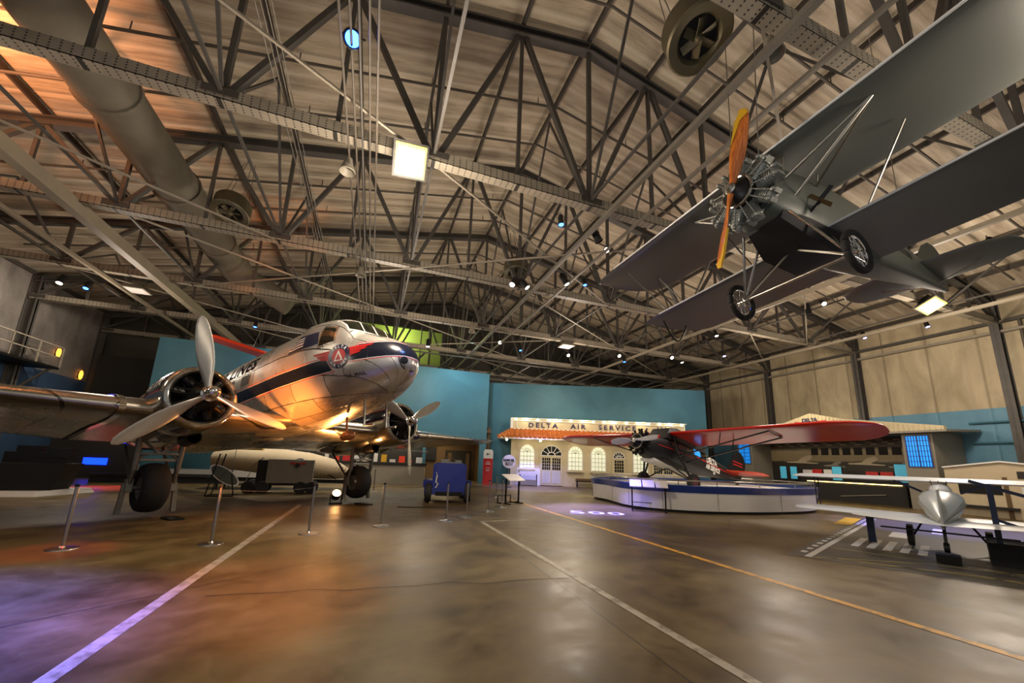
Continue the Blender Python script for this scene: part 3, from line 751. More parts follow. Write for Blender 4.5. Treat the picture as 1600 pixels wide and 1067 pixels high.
# tail
b = B(); b.wing([(-4.1, -13.9, 1.0, 1.45, .09), (-3.5, -13.5, 1.7, 1.45, .1), (0, -12.9, 2.6, 1.45, .1), (3.5, -13.5, 1.7, 1.45, .1), (4.1, -13.9, 1.0, 1.45, .09)]); b.done('tailplane', 'alu_wing', air, True, off=offA)
b = B(); b.skin([[(-12.2, .04, 1.7), (-15.9, .04, 1.4), (-15.9, -.04, 1.4), (-12.2, -.04, 1.7)], [(-14.2, .03, 3.9), (-15.9, .03, 3.9), (-15.9, -.03, 3.9), (-14.2, -.03, 3.9)]]); b.done('fin', 'alu_wing', air, off=offA)

def blade_mesh(L=1.77, w=1.12, h=1):
    b = B(); rings = []
    for r, c, t_, tw in ((.12, .13, .11, 60), (.25, .15, .09, 55), (.45, .22, .06, 46), (.7, .285, .045, 38), (1.0, .3, .035, 31), (1.3, .27, .028, 26), (1.55, .21, .02, 22), (1.7, .14, .014, 20), (1.77, .03, .008, 20)):
        a = radians(90 - tw); ring = []
        for i in range(14):
            q = 2 * pi * i / 14; cy_, cx_ = cos(q) * c / 2 * w, sin(q) * t_ / 2
            ring.append((cx_ * cos(a) * 1 + cy_ * cos(a) * .9, cy_ * sin(a) if False else cy_ * sin(radians(tw)) * .0 + cy_ * cos(radians(tw)) - cx_ * sin(radians(tw)), r * L / 1.77))
            x_ = cx_ * cos(radians(tw)) + cy_ * sin(radians(tw)); ring[-1] = (x_ * h, cy_ * cos(radians(tw)) - cx_ * sin(radians(tw)), r * L / 1.77)
        rings.append(ring)
    b.skin(rings); return b
for s, ph, who in ((-1, -.182, 'right'), (1, 1.042, 'left')):
    Y = s * 2.82
    oN = offA + V((0, Y, 0))
    b = B(); b.lathe([(-.62, .56), (-.4, .535), (-.3, .56), (-.27, .6), (-.29, .65), (-.36, .69), (-.5, .72), (-.9, .745), (-1.25, .735), (-1.5, .7), (-1.5, .62)], n=48)
    cw = b.done('cowling', 'alu_nac', air, True, 'polished engine cowling with navy band', off=oN, angle=50)
    rr = []
    for x, ry_, rz_, zc in ((-1.3, .66, .66, 0), (-1.6, .68, .68, -.02), (-2.2, .69, .7, -.08), (-3.0, .62, .62, -.15), (-3.9, .45, .45, -.2), (-4.8, .25, .25, -.22), (-5.5, .05, .05, -.2)):
        rr.append([(x, ry_ * cos(2 * pi * i / 36), zc + rz_ * sin(2 * pi * i / 36)) for i in range(36)])
    b = B(); b.skin(rr); nac = b.done('nacelle', 'alu_nac', air, True, off=oN, angle=60)
    if s < 0:
        nd = Decal(cw)
        g = text_polys('DELTA', .22, .006, 'CENTER', 1.15, 1.2)
        nd.put('cowling_lettering', g, frame((-.95, -3, .25), (1, 0, 0), (0, 0, 1)), (0, 1, 0), 'letter_white', cw, .006, .1)
    b = B(); b.lathe([(-.6, .001), (-.6, .72)], n=32); b.done('firewall', 'black_matte', air, off=oN)
    b = B(); b.lathe([(-.55, .34), (-.32, .33), (-.2, .26), (-.08, .15), (-.02, .13)], n=28); eng = b.done('engine', 'engine', air, True, off=oN)
    cyl = None
    for i in range(9):
        a = 2 * pi * i / 9; d = V((0, sin(a), cos(a)))
        if cyl is None:
            c = B(); prof = []
            for k in range(9): prof += [(.24 + k * .03, .1), (.24 + k * .03 + .012, .1), (.24 + k * .03 + .013, .085), (.24 + k * .03 + .029, .085)]
            c.lathe(prof + [(.51, .08), (.54, .05)], (-.42, 0, 0), (0, 0, 1), 14); c.tube((-.34, .05, .5), (-.2, .05, .28), .014, n=6); c.tube((-.34, -.05, .5), (-.2, -.05, .28), .014, n=6)
            cyl = c.done('cylinder', 'engine', eng, True); o = cyl
        else:
            o = cyl.copy(); COL.objects.link(o); o.parent = eng
        o.rotation_euler = (-a, 0, 0)
    b = B(); b.lathe([(-.12, .14), (-.08, .17), (.05, .17), (.09, .12), (.13, .11), (.2, .13), (.28, .125), (.34, .08), (.36, .001)], n=24); pr = b.done('propeller', 'chrome', air, True, 'polished metal propeller hub', off=oN)
    b0 = None
    for i in range(3):
        if b0 is None: b0 = blade_mesh().done('blade', 'blade', pr, True); o = b0
        else: o = b0.copy(); COL.objects.link(o); o.parent = pr
        o.rotation_euler = (-(ph - i * 2 * pi / 3), 0, 0)
    # landing gear (local: wheel contact)
    wc = V((-2.68, 0, -1.74)); R_ = .56
    b = B()
    for e in (-1, 1):
        b.tube((-2.35, e * .42, -.55), (-2.5, e * .4, -1.35), .06, n=12); b.tube((-2.5, e * .4, -1.3), wc + V((0, e * .4, 0)), .05, n=12)
        b.bar((-2.35, e * .42, -.62), (-2.42, -e * .0, -.98), .045); b.bar((-3.7, e * .36, -.6), wc + V((-.05, e * .38, .15)), .05); b.bar(wc + V((0, e * .46, .1)), wc + V((-.06, e * .5, -.58)), .09)
        pass
        b.box(wc + V((0, e * .4, .05)), (.16, .12, .3))
    b.bar((-2.48, -.42, -1.12), (-2.48, .42, -1.12), .06); b.bar((-2.42, -.42, -.98), (-2.42, .42, -.98), .05)
    b.path([(-2.45, .38 * cos(pi * k / 8), -1.2 + .26 * sin(pi * k / 8)) for k in range(9)], .025)
    b.tube(wc + V((0, -.45, 0)), wc + V((0, .45, 0)), .06)
    gear = b.done('landing_gear', 'gear_metal', air, True, 'twin-strut metal landing gear', off=oN)
    b = B(); prof = [(-.2, .27), (-.25, .34), (-.26, .43), (-.21, .52), (-.12, R_), (0, R_ + .01), (.12, R_), (.21, .52), (.26, .43), (.25, .34), (.2, .27)]
    b.lathe(prof, wc, (0, 1, 0), 44); b.done('tyre', 'rubber', gear, True)
    b = B(); b.lathe([(-.17, .001), (-.17, .1), (-.12, .14), (-.13, .22), (-.2, .27), (.2, .27), (.13, .22), (.12, .14), (.17, .1), (.17, .001)], wc, (0, 1, 0), 28); b.done('wheel_hub', 'engine_bright', gear, True)
    # wheel doors / oil cooler scoop under nacelle, exhaust
    b = B(); b.lathe([(0, .13), (.02, .15), (-.5, .16), (-.7, .02)], (-1.35, -s * .28, -.72), (1, 0, 0), 20); b.done('oil_cooler', 'black_metal', air, True, off=oN)
    b = B(); b.path([(-1.4, s * .5, -.5), (-1.9, s * .62, -.62), (-2.2, s * .66, -.68)], .09, 12); b.done('exhaust_pipe', 'chrome', air, True, off=oN)
# wheel chock plates
for (x, y), l in (((-4.2, 11.55), 'thin dark chock plate on the floor by the airliner near wheel'), ((-.05, 14.4), 'thin dark chock plate on the floor by the airliner far wheel')):
    b = B(); b.box((x, y, .02), (.6, .28, .035), -.92); tag(b.done('chock_plate', 'black_metal'), l, 'plate')

# ------------------------------------------------------------------ hanging grey biplane
RD = attitude(-3.065, -.009, .065); OD = V((5.56, 4.39, 6.48))
dus = thing('hanging_biplane', 'grey fabric biplane with radial engine and wooden propeller hanging at upper right', 'biplane', OD, rot=RD)
def wtips(hs, xl, ch, z, t_=.1, tip=.9):
    st = []
    for k in range(5): f = k / 4; st.append((f * (hs - tip), xl, ch, z, t_))
    for k in range(1, 7):
        f = k / 6; y = hs - tip + tip * sin(f * pi / 2); c = ch * (.35 + .65 * cos(f * pi / 2)) ; st.append((y, xl - (.0 + (ch - c) * .12), c * .88 + ch * .12 * cos(f * pi / 2), z, t_ * (1 - .5 * f)))
    return [(-y, a, b_, c, d) for y, a, b_, c, d in st[:0:-1]] + st
b = B(); b.wing(wtips(5.0, -.77, 2.2, .88), ns=24, camber=.035); b.done('upper_wing', 'silver_fabric', dus, True, angle=70)
b = B(); b.wing(wtips(4.35, -1.86, 2.15, -.5, .085, .7), ns=24, camber=.035); b.done('lower_wing', 'silver_fabric', dus, True, angle=70)
for z, xl, hs, yo in ((.88, -.77, 5., 4.1), (-.5, -1.86, 4.35, 3.65)):
    b = B(); b.tube((xl + .01, -yo, z), (xl + .01, yo, z), .022, n=8); b.done('leading_edge', 'white_fabric', dus, True, 'pale leading edge strip')
secs = [(-.55, .36, -.42, .42), (-1.0, .46, -.6, .6), (-2.2, .48, -.68, .72), (-3.4, .46, -.62, .66), (-4.8, .36, -.5, .5), (-6.2, .24, -.36, .32), (-7.4, .13, -.26, .14), (-8.2, .05, -.2, .02)]
rr = []
for x, w, z0, z1 in secs:
    r = []
    for i in range(32):
        a = 2 * pi * i / 32; e = 4.5; c, s = cos(a), sin(a)
        r.append((x, w * abs(c) ** (2 / e) * (1 if c >= 0 else -1), (z0 + z1) / 2 + (z1 - z0) / 2 * abs(s) ** (2 / (e if s < 0 else 2.6)) * (1 if s >= 0 else -1)))
    rr.append(r)
b = B(); b.skin(rr); fd = b.done('fuselage', 'silver_side', dus, True, angle=50); dd = Decal(fd)
for txt, x, z in (('HUFF DALAND', -5.0, .25), ('DUSTERS', -5.2, -.02)):
    dd.put('fuselage_lettering', text_polys(txt, .22, .006, 'CENTER', 1.1), frame((x, 3, z), (-1, 0, 0), (0, 0, 1)), (0, -1, 0), 'letter_black', dus, .006, .2)
b = B(); b.skin([[(-.75, .3, -.55), (-.75, -.3, -.55), (-.75, -.36, -.42), (-.75, .36, -.42)], [(-1.3, .42, -.86), (-1.3, -.42, -.86), (-1.3, -.47, -.5), (-1.3, .47, -.5)], [(-2.3, .4, -.95), (-2.3, -.4, -.95), (-2.3, -.48, -.55), (-2.3, .48, -.55)], [(-2.8, .3, -.74), (-2.8, -.3, -.74), (-2.8, -.4, -.6), (-2.8, .4, -.6)]]); b.done('hopper_spreader', 'black_matte', dus, True, 'black hopper spreader under the belly', angle=30)
# engine with nine bright cylinders
b = B(); b.lathe([(-.58, .26), (-.5, .29), (-.2, .26), (-.1, .2), (-.02, .1), (.0, .06)], n=28); en = b.done('engine', 'black_metal', dus, True)
b = B(); b.path([(-.14, .27 * cos(2 * pi * i / 28), .27 * sin(2 * pi * i / 28)) for i in range(28)], .028, 8, True); b.done('ignition_ring', 'steel_rod', en, True)
c0 = None
for i in range(9):
    a = 2 * pi * (i + .2) / 9
    if c0 is None:
        c = B(); prof = []
        for k in range(8): prof += [(.24 + k * .036, .118), (.24 + k * .036 + .018, .118), (.24 + k * .036 + .019, .1), (.24 + k * .036 + .035, .1)]
        c.lathe(prof + [(.54, .12), (.59, .1), (.61, .001)], (-.36, 0, 0), (0, 0, 1), 16)
        for e in (-1, 1):
            c.box((-.33, e * .075, .6), (.16, .07, .1)); c.sphere((-.24, e * .075, .6), .045, 8); c.tube((-.24, e * .07, .58), (-.14, e * .05, .25), .012, n=6)
            c.tube((-.4, e * .08, .5), (-.55, e * .09, .36), .03, n=8)
        c.path([(-.36, -.1, .3), (-.25, -.11, .36), (-.28, -.09, .47)], .008, 5)
        c0 = c.done('cylinder', 'engine_bright', en, True); o = c0
    else: o = c0.copy(); COL.objects.link(o); o.parent = en
    o.rotation_euler = (-a, 0, 0)
b = B(); b.path([(-.5, -.42, -.2), (-.2, -.72, -.1), (-.5, -.42, .02)], .03, 8); b.done('exhaust_stub', 'steel_rod', dus, True)
b = B(); b.lathe([(-.06, .09), (.05, .1), (.07, .07), (.13, .05), (.13, .001)], n=20)
for i in range(6): b.tube((.05, .07 * cos(i * pi / 3), .07 * sin(i * pi / 3)), (.085, .07 * cos(i * pi / 3), .07 * sin(i * pi / 3)), .012, n=6)
pr = b.done('propeller', 'steel_rod', dus, True, 'steel hub of the wooden propeller')
for i, aa in enumerate((.34, .34 + pi)):
    bb = blade_mesh(1.4, .85, -1); bb.done('blade', 'wood', pr, True, 'varnished laminated wood blade').rotation_euler = (-aa, 0, 0)
    bt = B(); rings = []
    for r, c, tw, t_ in ((.72, .0, 30, .03), (1.0, .05, 27, .034), (1.2, .08, 24, .032), (1.32, .16, 21, .026), (1.405, .1, 20, .018)):
        tw = radians(tw); e0 = (-.135 if r < 1.3 else -.1)
        rings.append([(-(e0 + c * u) * sin(tw) - w * t_ * cos(tw), (e0 + c * u) * cos(tw) - w * t_ * sin(tw), r) for u, w in ((0, -.6), (1, -.6), (1, .6), (0, .6))])
    bt.skin(rings); bt.done('blade_tip', 'yellow', pr, False, 'yellow edged blade tip').rotation_euler = (-aa, 0, 0)
# struts
def dstrut(p, q, a=.022, c=.014):
    B().oval(p, q, a, c, (1, 0, 0)).done('wing_strut', 'steel_rod', dus, True)
for s in (-1, 1):
    for p in ((-.85, .45, .19), (-1.04, .45, -.11), (-1.8, .45, .35)): dstrut((p[0], s * p[1], p[2]), (-1.18, s * 1.67, .86), .03, .02)
    dstrut((-2.16, s * 1.68, .84), (-1.95, s * 1.0, -.5), .024, .015)
    for p, q in (((-1.28, 4.06), (-1.92, 3.43)), ((-2.16, 3.86), (-3.1, 3.4)), ((-2.16, 3.86), (-2.0, 3.43))): dstrut((p[0], s * p[1], .84), (q[0], s * q[1], -.47))
    dstrut((-1.1, s * .3, .5), (-1.1, s * .35, .86)); dstrut((-2.2, s * .3, .6), (-2.2, s * .35, .86))
for s in (-1, 1):
    b = B(); b.path([(-2.2 - .9 * (k / 8), s * 3.85, -.56 - .55 * sin(pi * k / 8)) for k in range(9)], .022, 8); b.done('skid_bow', 'black_metal', dus, True)
b = B()
for s in (-1, 1):
    hub = V((-1.3, s * .9, -1.49))
    for p in ((-.8, s * .42, -.48), (-1.25, s * .42, -.55), (-1.95, s * .42, -.6)): b.oval(p, hub, .028, .018, (1, 0, 0))
    b.bar((-1.3, s * .9, -1.49), (-1.5, 0, -.8), .03)
b.tube((-1.3, -.98, -1.49), (-1.3, .98, -1.49), .03)
gr = b.done('undercarriage', 'steel_rod', dus, True)
for s in (-1, 1):
    hub = (-1.3, s * .98, -1.49)
    b = B(); b.path([(hub[0] + .335 * cos(2 * pi * i / 36), hub[1], hub[2] + .335 * sin(2 * pi * i / 36)) for i in range(36)], .055, 10, True); ty_ = b.done('tyre', 'rubber', gr, True)
    b = B(); b.path([(hub[0] + .28 * cos(2 * pi * i / 30), hub[1], hub[2] + .28 * sin(2 * pi * i / 30)) for i in range(30)], .016, 6, True)
    for i in range(24):
        a = 2 * pi * i / 24; e = .05 if i % 2 else -.05; b.tube((hub[0] + .28 * cos(a), hub[1], hub[2] + .28 * sin(a)), (hub[0] + .03 * cos(a + 1.2), hub[1] + e, hub[2] + .03 * sin(a + 1.2)), .005, n=4)
    b.tube((hub[0], hub[1] - .08, hub[2]), (hub[0], hub[1] + .08, hub[2]), .035); b.done('spoked_wheel', 'chrome', gr, True)
b = B(); b.wing([(-1.6, -6.95, .5, .05, .05), (-1.5, -6.6, 1.1, .05, .06), (-1.1, -6.35, 1.5, .05, .07), (0, -6.2, 1.8, .05, .07), (1.1, -6.35, 1.5, .05, .07), (1.5, -6.6, 1.1, .05, .06), (1.6, -6.95, .5, .05, .05)], camber=0); b.done('tailplane', 'silver_fabric', dus, True)
rr = []
for z, x0, x1 in ((.0, -6.6, -8.3), (.35, -6.9, -8.5), (.7, -7.2, -8.55), (1.0, -7.5, -8.4), (1.15, -7.8, -8.2)): rr.append([(x0, .025, z), (x1, .015, z), (x1, -.015, z), (x0, -.025, z)])
b = B(); b.skin(rr); b.done('fin', 'silver_side', dus)
b = B(); b.oval((-7.3, .1, -.24), (-7.3, .95, .03), .02, .012, (1, 0, 0)); b.oval((-7.3, -.1, -.24), (-7.3, -.95, .03), .02, .012, (1, 0, 0)); b.done('tail_strut', 'steel_rod', dus)
# little wind-driven feed fan
b = B(); b.tube((-1.5, .62, -.2), (-1.5, .47, -.2), .02); b.tube((-1.62, .62, -.2), (-1.42, .62, -.2), .03); fn = b.done('feed_fan', 'steel_rod', dus, label='small four-bladed wind-driven fan')
for i in range(4):
    b = B(); b.box((0, 0, 0), (1, 1, 1), m=Matrix.Translation((-1.42, .62, -.2)) @ Matrix.Rotation(i * pi / 2 + .6, 4, 'X') @ Matrix.Translation((0, 0, .13)) @ Matrix.Rotation(.5, 4, 'Z') @ Matrix.Diagonal((.012, .075, .24, 1))); b.done('fan_blade', 'brown_panel' if i % 2 == 0 else 'black_matte', fn)
for j, (p, l) in enumerate((((-.5, -.25, .55), 'left one of the two thin cables holding up the biplane nose'), ((-.5, .25, .55), 'right one of the two thin cables holding up the biplane nose'))):
    w = OD + RD @ V(p); tag(B().tube(w, V((w.x + (.2 if j else -.1), w.y - .3, roofz(w.x) - .1)), .009, n=5).done('hanging_cable', 'steel_rod'), l, 'cable')
w = OD + RD @ V((-6.5, 0, .3)); tag(B().tube(w, V((w.x, w.y, roofz(w.x))), .009, n=5).done('hanging_cable', 'steel_rod'), 'thin cable holding up the biplane tail', 'cable')
# ------------------------------------------------------------------ floor markings
def floor_strip(name, pts, w, mat, label, cat='floor line', z=.004, group=None):
    b = B()
    for p, q in zip(pts, pts[1:]):
        p, q = V(p + (z,)), V(q + (z,)); d = (q - p).normalized(); n_ = V((-d.y, d.x, 0)) * w / 2
        b.quad(p - n_, q - n_, q + n_, p + n_)
    return tag(b.done(name, mat), label, cat, group)
floor_strip('floor_line', [(-1.95, .5), (-1.95, 14.5)], .13, 'line_white', 'worn white line on the floor under the airliner side, left of two')
floor_strip('floor_line', [(2.95, .5), (2.95, 10.4), (4.4, 10.6)], .11, 'line_white', 'worn white line on the floor in the middle, right of two')
floor_strip('floor_line', [(5.8, .5), (5.8, 16.6)], .13, 'line_yellow', 'long yellow line across the floor toward the station')

floor_strip('floor_crack', [(-1.58, 5.55),(-1.21, 5.55),(-0.81, 5.5),(-0.48, 5.54),(-0.12, 5.41),(0.25, 5.44),(0.71, 5.39),(1.14, 5.46),(1.62, 5.29),(2.18, 5.34),(2.85, 5.28)], .012, 'black_matte', 'thin jagged dark crack running across the bare floor in the foreground', 'crack', .005)

# ------------------------------------------------------------------ red-winged monoplane and its stand
DZ = .84
P0 = [(10.2, 15.6), (9.85, 14.4), (9.6, 13.4), (9.75, 12.6), (10.3, 11.8), (11.3, 11.15), (13.0, 10.75), (15.0, 10.7), (17.0, 10.95), (18.3, 11.6), (19.0, 12.7), (19.3, 14.5), (19.0, 17), (18.0, 18.6), (14.0, 19), (11.2, 18.2), (10.1, 16.6)]
def smooth_loop(P, it=2):
    for _ in range(it):
        Q = []
        for a, c in zip(P, P[1:] + P[:1]): Q += [(a[0] * .75 + c[0] * .25, a[1] * .75 + c[1] * .25), (a[0] * .25 + c[0] * .75, a[1] * .25 + c[1] * .75)]
        P = Q
    return P
PL = smooth_loop(P0); cxp = sum(p[0] for p in PL) / len(PL); cyp = sum(p[1] for p in PL) / len(PL)
def scl(P, k): return [(cxp + (x - cxp) * k, cyp + (y - cyp) * k) for x, y in P]
st = thing('display_stand', 'large rounded white stand with blue rim under the red-winged aeroplane', 'display stand', (0, 0, 0))
b = B(); b.skin([[(x, y, z) for x, y in scl(PL, k)] for z, k in ((.1, .985), (.72, 1.0))]); b.done('white_drum', 'white', st, True, 'white curved panels', angle=30)
b = B(); b.skin([[(x, y, z) for x, y in scl(PL, .965)] for z in (0, .1)]); b.done('plinth', 'black_matte', st)
b = B(); b.skin([[(x, y, z) for x, y in scl(PL, k)] for z, k in ((.72, 1.004), (.96, 1.02), (.98, 1.015), (.98, .985), (.84, .985))], False); b.done('rim', 'blue_base', st, True, 'glossy blue rim', angle=30)
b = B(); b.skin([[(x, y, z) for x, y in scl(PL, .99)] for z in (.8, DZ)]); b.done('deck', 'white', st)
b = B()
rp = [(x, y, 1.14) for x, y in scl(PL, .99)]; b.path(rp, .03, 8, True)
for i in range(0, len(PL), 4): x, y, z = rp[i]; b.tube((x, y, .95), (x, y, 1.14), .016)
b.done('handrail', 'steel_rod', st, True)
for i in range(2, len(PL), 6):
    x, y = scl(PL, 1.001)[i]; b = B(); b.box((x, y, .42), (.008, .008, .6)); b.done('panel_joint', 'black_matte', st)

YT = -2.932
RT = attitude(YT, .191); OT = V((10.44, 13.77, 2.70)); GT = V((12.48, 14.2, DZ))
offT = RT.inverted() @ (OT - GT)
ta = thing('cabin_monoplane', 'black cabin monoplane with glossy red wings on the white and blue stand', 'aeroplane', GT, rot=RT)
def rs(w, z0, z1, x, n=28, e=3.):
    r = []
    for i in range(n):
        a = 2 * pi * i / n; c, s = cos(a), sin(a)
        r.append((x, w * abs(c) ** (2 / e) * (1 if c >= 0 else -1), (z0 + z1) / 2 + (z1 - z0) / 2 * abs(s) ** (2 / e) * (1 if s >= 0 else -1)))
    return r
b = B(); b.skin([rs(*q) for q in ((.3, -.32, .3, -.45), (.42, -.5, .42, -.7), (.52, -.62, .5, -1.2), (.58, -.68, .55, -1.7), (.6, -.72, .6, -2.4), (.58, -.72, .62, -3.4), (.48, -.62, .6, -4.4), (.3, -.42, .4, -5.8), (.16, -.24, .22, -7.2), (.05, -.08, .12, -8.2))])
tf = b.done('fuselage', 'black_gloss', ta, True, 'glossy black fuselage', off=offT, angle=60); td = Decal(tf)
b = B(); b.skin([rs(.36, -.72, -.5, x, 20) for x in (-1.0, -2.4)] + [rs(.3, -.76, -.5, -3.5, 20), rs(.12, -.46, -.34, -5.5, 20)]); b.done('belly_fairing', 'white', ta, True, 'white belly', off=offT)
b = B(); b.skin([[(-1.45, .5, .45), (-1.45, -.5, .45), (-1.7, -.45, .95), (-1.7, .45, .95)], [(-2.1, .56, .45), (-2.1, -.56, .45), (-2.1, -.5, 1.05), (-2.1, .5, 1.05)], [(-4.4, .5, .4), (-4.4, -.5, .4), (-4.3, -.42, .82), (-4.3, .42, .82)]]); b.done('cabin_roof', 'black_gloss', ta, off=offT)
for s in (-1, 1):
    fr = frame((0, 3 * s, 0), (-1 * s, 0, 0), (0, 0, 1))
    for i, (x0, x1, z0, z1) in enumerate(((-1.7, -2.15, .2, .52), (-2.22, -2.7, .16, .52), (-2.78, -3.3, .14, .52), (-3.4, -3.95, .16, .5))):
        f = td.put('cabin_window', poly_bm([(-x0 * s, z0), (-x1 * s, z0), (-x1 * s, z1), (-x0 * s, z1)]), fr, (0, -s, 0), 'glass' if i < 3 else 'blue_window', ta, .006, .15, off=offT)
    def strip(pts, mat, nm='stripe'): td.put(nm, poly_bm([(-x * s, z) for x, z in pts]), fr, (0, -s, 0), mat, ta, .008, .15, off=offT)
    strip([(-3.6, .06), (-7.6, -.02), (-7.6, .02), (-3.6, .12)], 'red_paint'); strip([(-1.0, .02), (-3.4, -.02), (-3.4, .0), (-1.0, .05)], 'red_paint')
    for txt, sz, x, z in (('DELTA', .4, -5.05, .19), ('AIR SERVICE', .29, -5.2, -.12), ('INC.', .12, -5.4, -.29)):
        td.put('fuselage_lettering', text_polys(txt, sz, .012, 'CENTER', 1.0, .9), frame((x, 3 * s, z), (-s, 0, 0), (0, 0, 1)), (0, -s, 0), 'letter_white', ta, .01, .2, off=offT)
def tst(s):
    st = []
    for k in range(4): f = k / 3; st.append((.52 + f * 5.6, -1.68, 1.95, .72 + f * .1, .12))
    for k in range(1, 8): f = k / 7; st.append((6.12 + 1.3 * sin(f * pi / 2), -1.68 - .55 * (1 - cos(f * pi / 2)), .25 + 1.7 * cos(f * pi / 2), .82 - .02 * f, .12 - .05 * f))
    st = [(s * a, b_, c, d, e) for a, b_, c, d, e in st]
    return st if s > 0 else st[::-1]
for s in (-1, 1):
    b = B(); b.wing(tst(s), ns=28)
    for v in b.bm.verts: v.co.z -= (-1.68 - v.co.x) * .06
    b.done('wing', 'red_gloss', ta, True, 'glossy red wing', off=offT, angle=70)
    b = B()
    for x0, x1, x2, y2 in ((-1.9, 0, -1.9, 4.4), (-2.9, 0, -2.85, 4.4)): b.oval((x0, s * .58, -.32), (x2, s * y2, .68), .055, .025, (1, 0, 0))
    b.tube((-1.9, s * 4.4, .68), (-2.85, s * 4.4, .66), .02); b.tube((-1.9, s * 2.6, .25), (-1.95, s * 2.6, .72), .02); b.tube((-2.87, s * 2.6, .24), (-2.9, s * 2.6, .72), .02)
    b.done('wing_strut', 'black_gloss', ta, True, off=offT)
    wc = V((-2.4, s * 1.28, -1.25))
    b = B(); b.oval((-1.4, s * .5, -.5), wc, .05, .03, (1, 0, 0)); b.oval((-2.9, s * .5, -.62), wc, .05, .03, (1, 0, 0)); b.tube((-1.95, s * .6, .1), wc, .045); b.tube((-1.9, s * .55, .6), (-1.95, s * .85, -.3), .03); b.oval((-2.3, 0, -.72), wc, .035, .025, (1, 0, 0))
    g = b.done('undercarriage_leg', 'black_gloss', ta, True, off=offT)
    b = B(); b.lathe([(-.09, .18), (-.12, .24), (-.1, .33), (0, .37), (.1, .33), (.12, .24), (.09, .18)], wc, (0, 1, 0), 30); b.done('tyre', 'rubber', g, True)
    b = B(); b.lathe([(-.1, .001), (-.1, .19), (.1, .19), (.1, .001)], wc, (0, 1, 0), 24); b.done('wheel_disc', 'maroon', g, True)
b = B(); b.lathe([(-.62, .42), (-.45, .38), (-.25, .26), (-.12, .15), (-.04, .1)], n=24); en = b.done('engine', 'engine', ta, True, off=offT)
b = B(); b.path([(-.2, .3 * cos(2 * pi * i / 24), .3 * sin(2 * pi * i / 24)) for i in range(24)], .035, 8, True); b.done('collector_ring', 'steel_rod', en, True)
c0 = None
for i in range(9):
    a = 2 * pi * i / 9
    if c0 is None:
        c = B(); prof = []
        for k in range(6): prof += [(.28 + k * .035, .1), (.28 + k * .035 + .016, .1), (.28 + k * .035 + .017, .08), (.28 + k * .035 + .034, .08)]
        c.lathe(prof + [(.5, .07), (.54, .03)], (-.42, 0, 0), (0, 0, 1), 12); c.sphere((-.38, .07, .54), .055, 8); c.sphere((-.38, -.07, .54), .055, 8)
        c0 = c.done('cylinder', 'engine', en, True); o = c0
    else: o = c0.copy(); COL.objects.link(o); o.parent = en
    o.rotation_euler = (-a, 0, 0)
b = B(); b.lathe([(-.1, .1), (0, .1), (.06, .07), (.12, .05), (.12, .001)], n=16); pr = b.done('propeller', 'chrome', ta, True, off=offT)
for aa in (1.507, 1.507 + pi):
    blade_mesh(1.33, 1.05).done('blade', 'prop_silver', pr, True).rotation_euler = (-aa, 0, 0)
    b = B(); b.lathe([(0, .1), (.06, .085), (.09, .04), (.095, .001)], (0, 0, 1.24), (0, 0, 1), 12)
    for v in b.bm.verts: v.co.x = v.co.x * .18 + v.co.y * .4
    b.done('blade_tip', 'red_paint', pr, True, 'red blade tip').rotation_euler = (-aa, 0, 0)
b = B(); b.wing([(-1.75, -7.0, .6, .1, .05), (-1.5, -6.75, 1.0, .1, .06), (0, -6.5, 1.5, .1, .07), (1.5, -6.75, 1.0, .1, .06), (1.75, -7.0, .6, .1, .05)], camber=0); b.done('tailplane', 'orange', ta, True, 'orange-red tailplane', off=offT)
rr = []
for z, x0, x1 in ((.0, -6.9, -8.3), (.4, -7.1, -8.65), (.8, -7.35, -8.7), (1.15, -7.6, -8.55), (1.35, -7.9, -8.25)): rr.append([(x0, .03, z), (x1, .015, z), (x1, -.015, z), (x0, -.03, z)])
b = B(); b.skin(rr); b.done('fin', 'black_gloss', ta, off=offT)
for z in (.75, .6): B().span((-8.4, .03, z), (-7.5, .04, z + .06)).done('fin_mark', 'red_paint', ta, off=offT)
b = B(); b.bar((-7.7, 0, -.02), (-8.0, 0, -.33), .07); b.lathe([(-.04, .001), (-.05, .1), (0, .12), (.05, .1), (.04, .001)], (-8.02, 0, -.27), (0, 1, 0), 16); b.done('tail_wheel', 'rubber', ta, True, off=offT)

# ------------------------------------------------------------------ mission style station front
fr0 = Matrix.Translation(FB) @ Matrix.Rotation(A, 4, 'Z')      # local x along the front, y away from the viewer, z up
stn = thing('station_building', 'cream mission-style air service station front with arched lit windows', 'building', FB, A)
L = 12.7
def arch(w, h, spring, n=16, cx=0, z0=0):
    return [(cx - w / 2, z0), (cx + w / 2, z0)] + [(cx + w / 2 * cos(pi * i / n), z0 + spring + (h - spring) * sin(pi * i / n)) for i in range(n + 1)]
FR = frame((0, 0, 0), (1, 0, 0), (0, 0, 1))                    # local z = -y (towards viewer)
b = B(); b.span((0, .05, 0), (L, .9, 3.95)); b.done('front_wall', 'cream', stn)
b = B(); b.span((-.02, -.08, 0), (.32, .0, 3.3)); b.span((-.02, -.1, 0), (.45, .02, 1.45)); b.done('corner_pier', 'cream', stn)
b = B(); b.span((.45, -.06, 0), (2.1, .02, 1.2)); b.span((.9, -.06, 1.2), (1.6, .02, 1.25)); b.done('low_wainscot', 'white', stn)
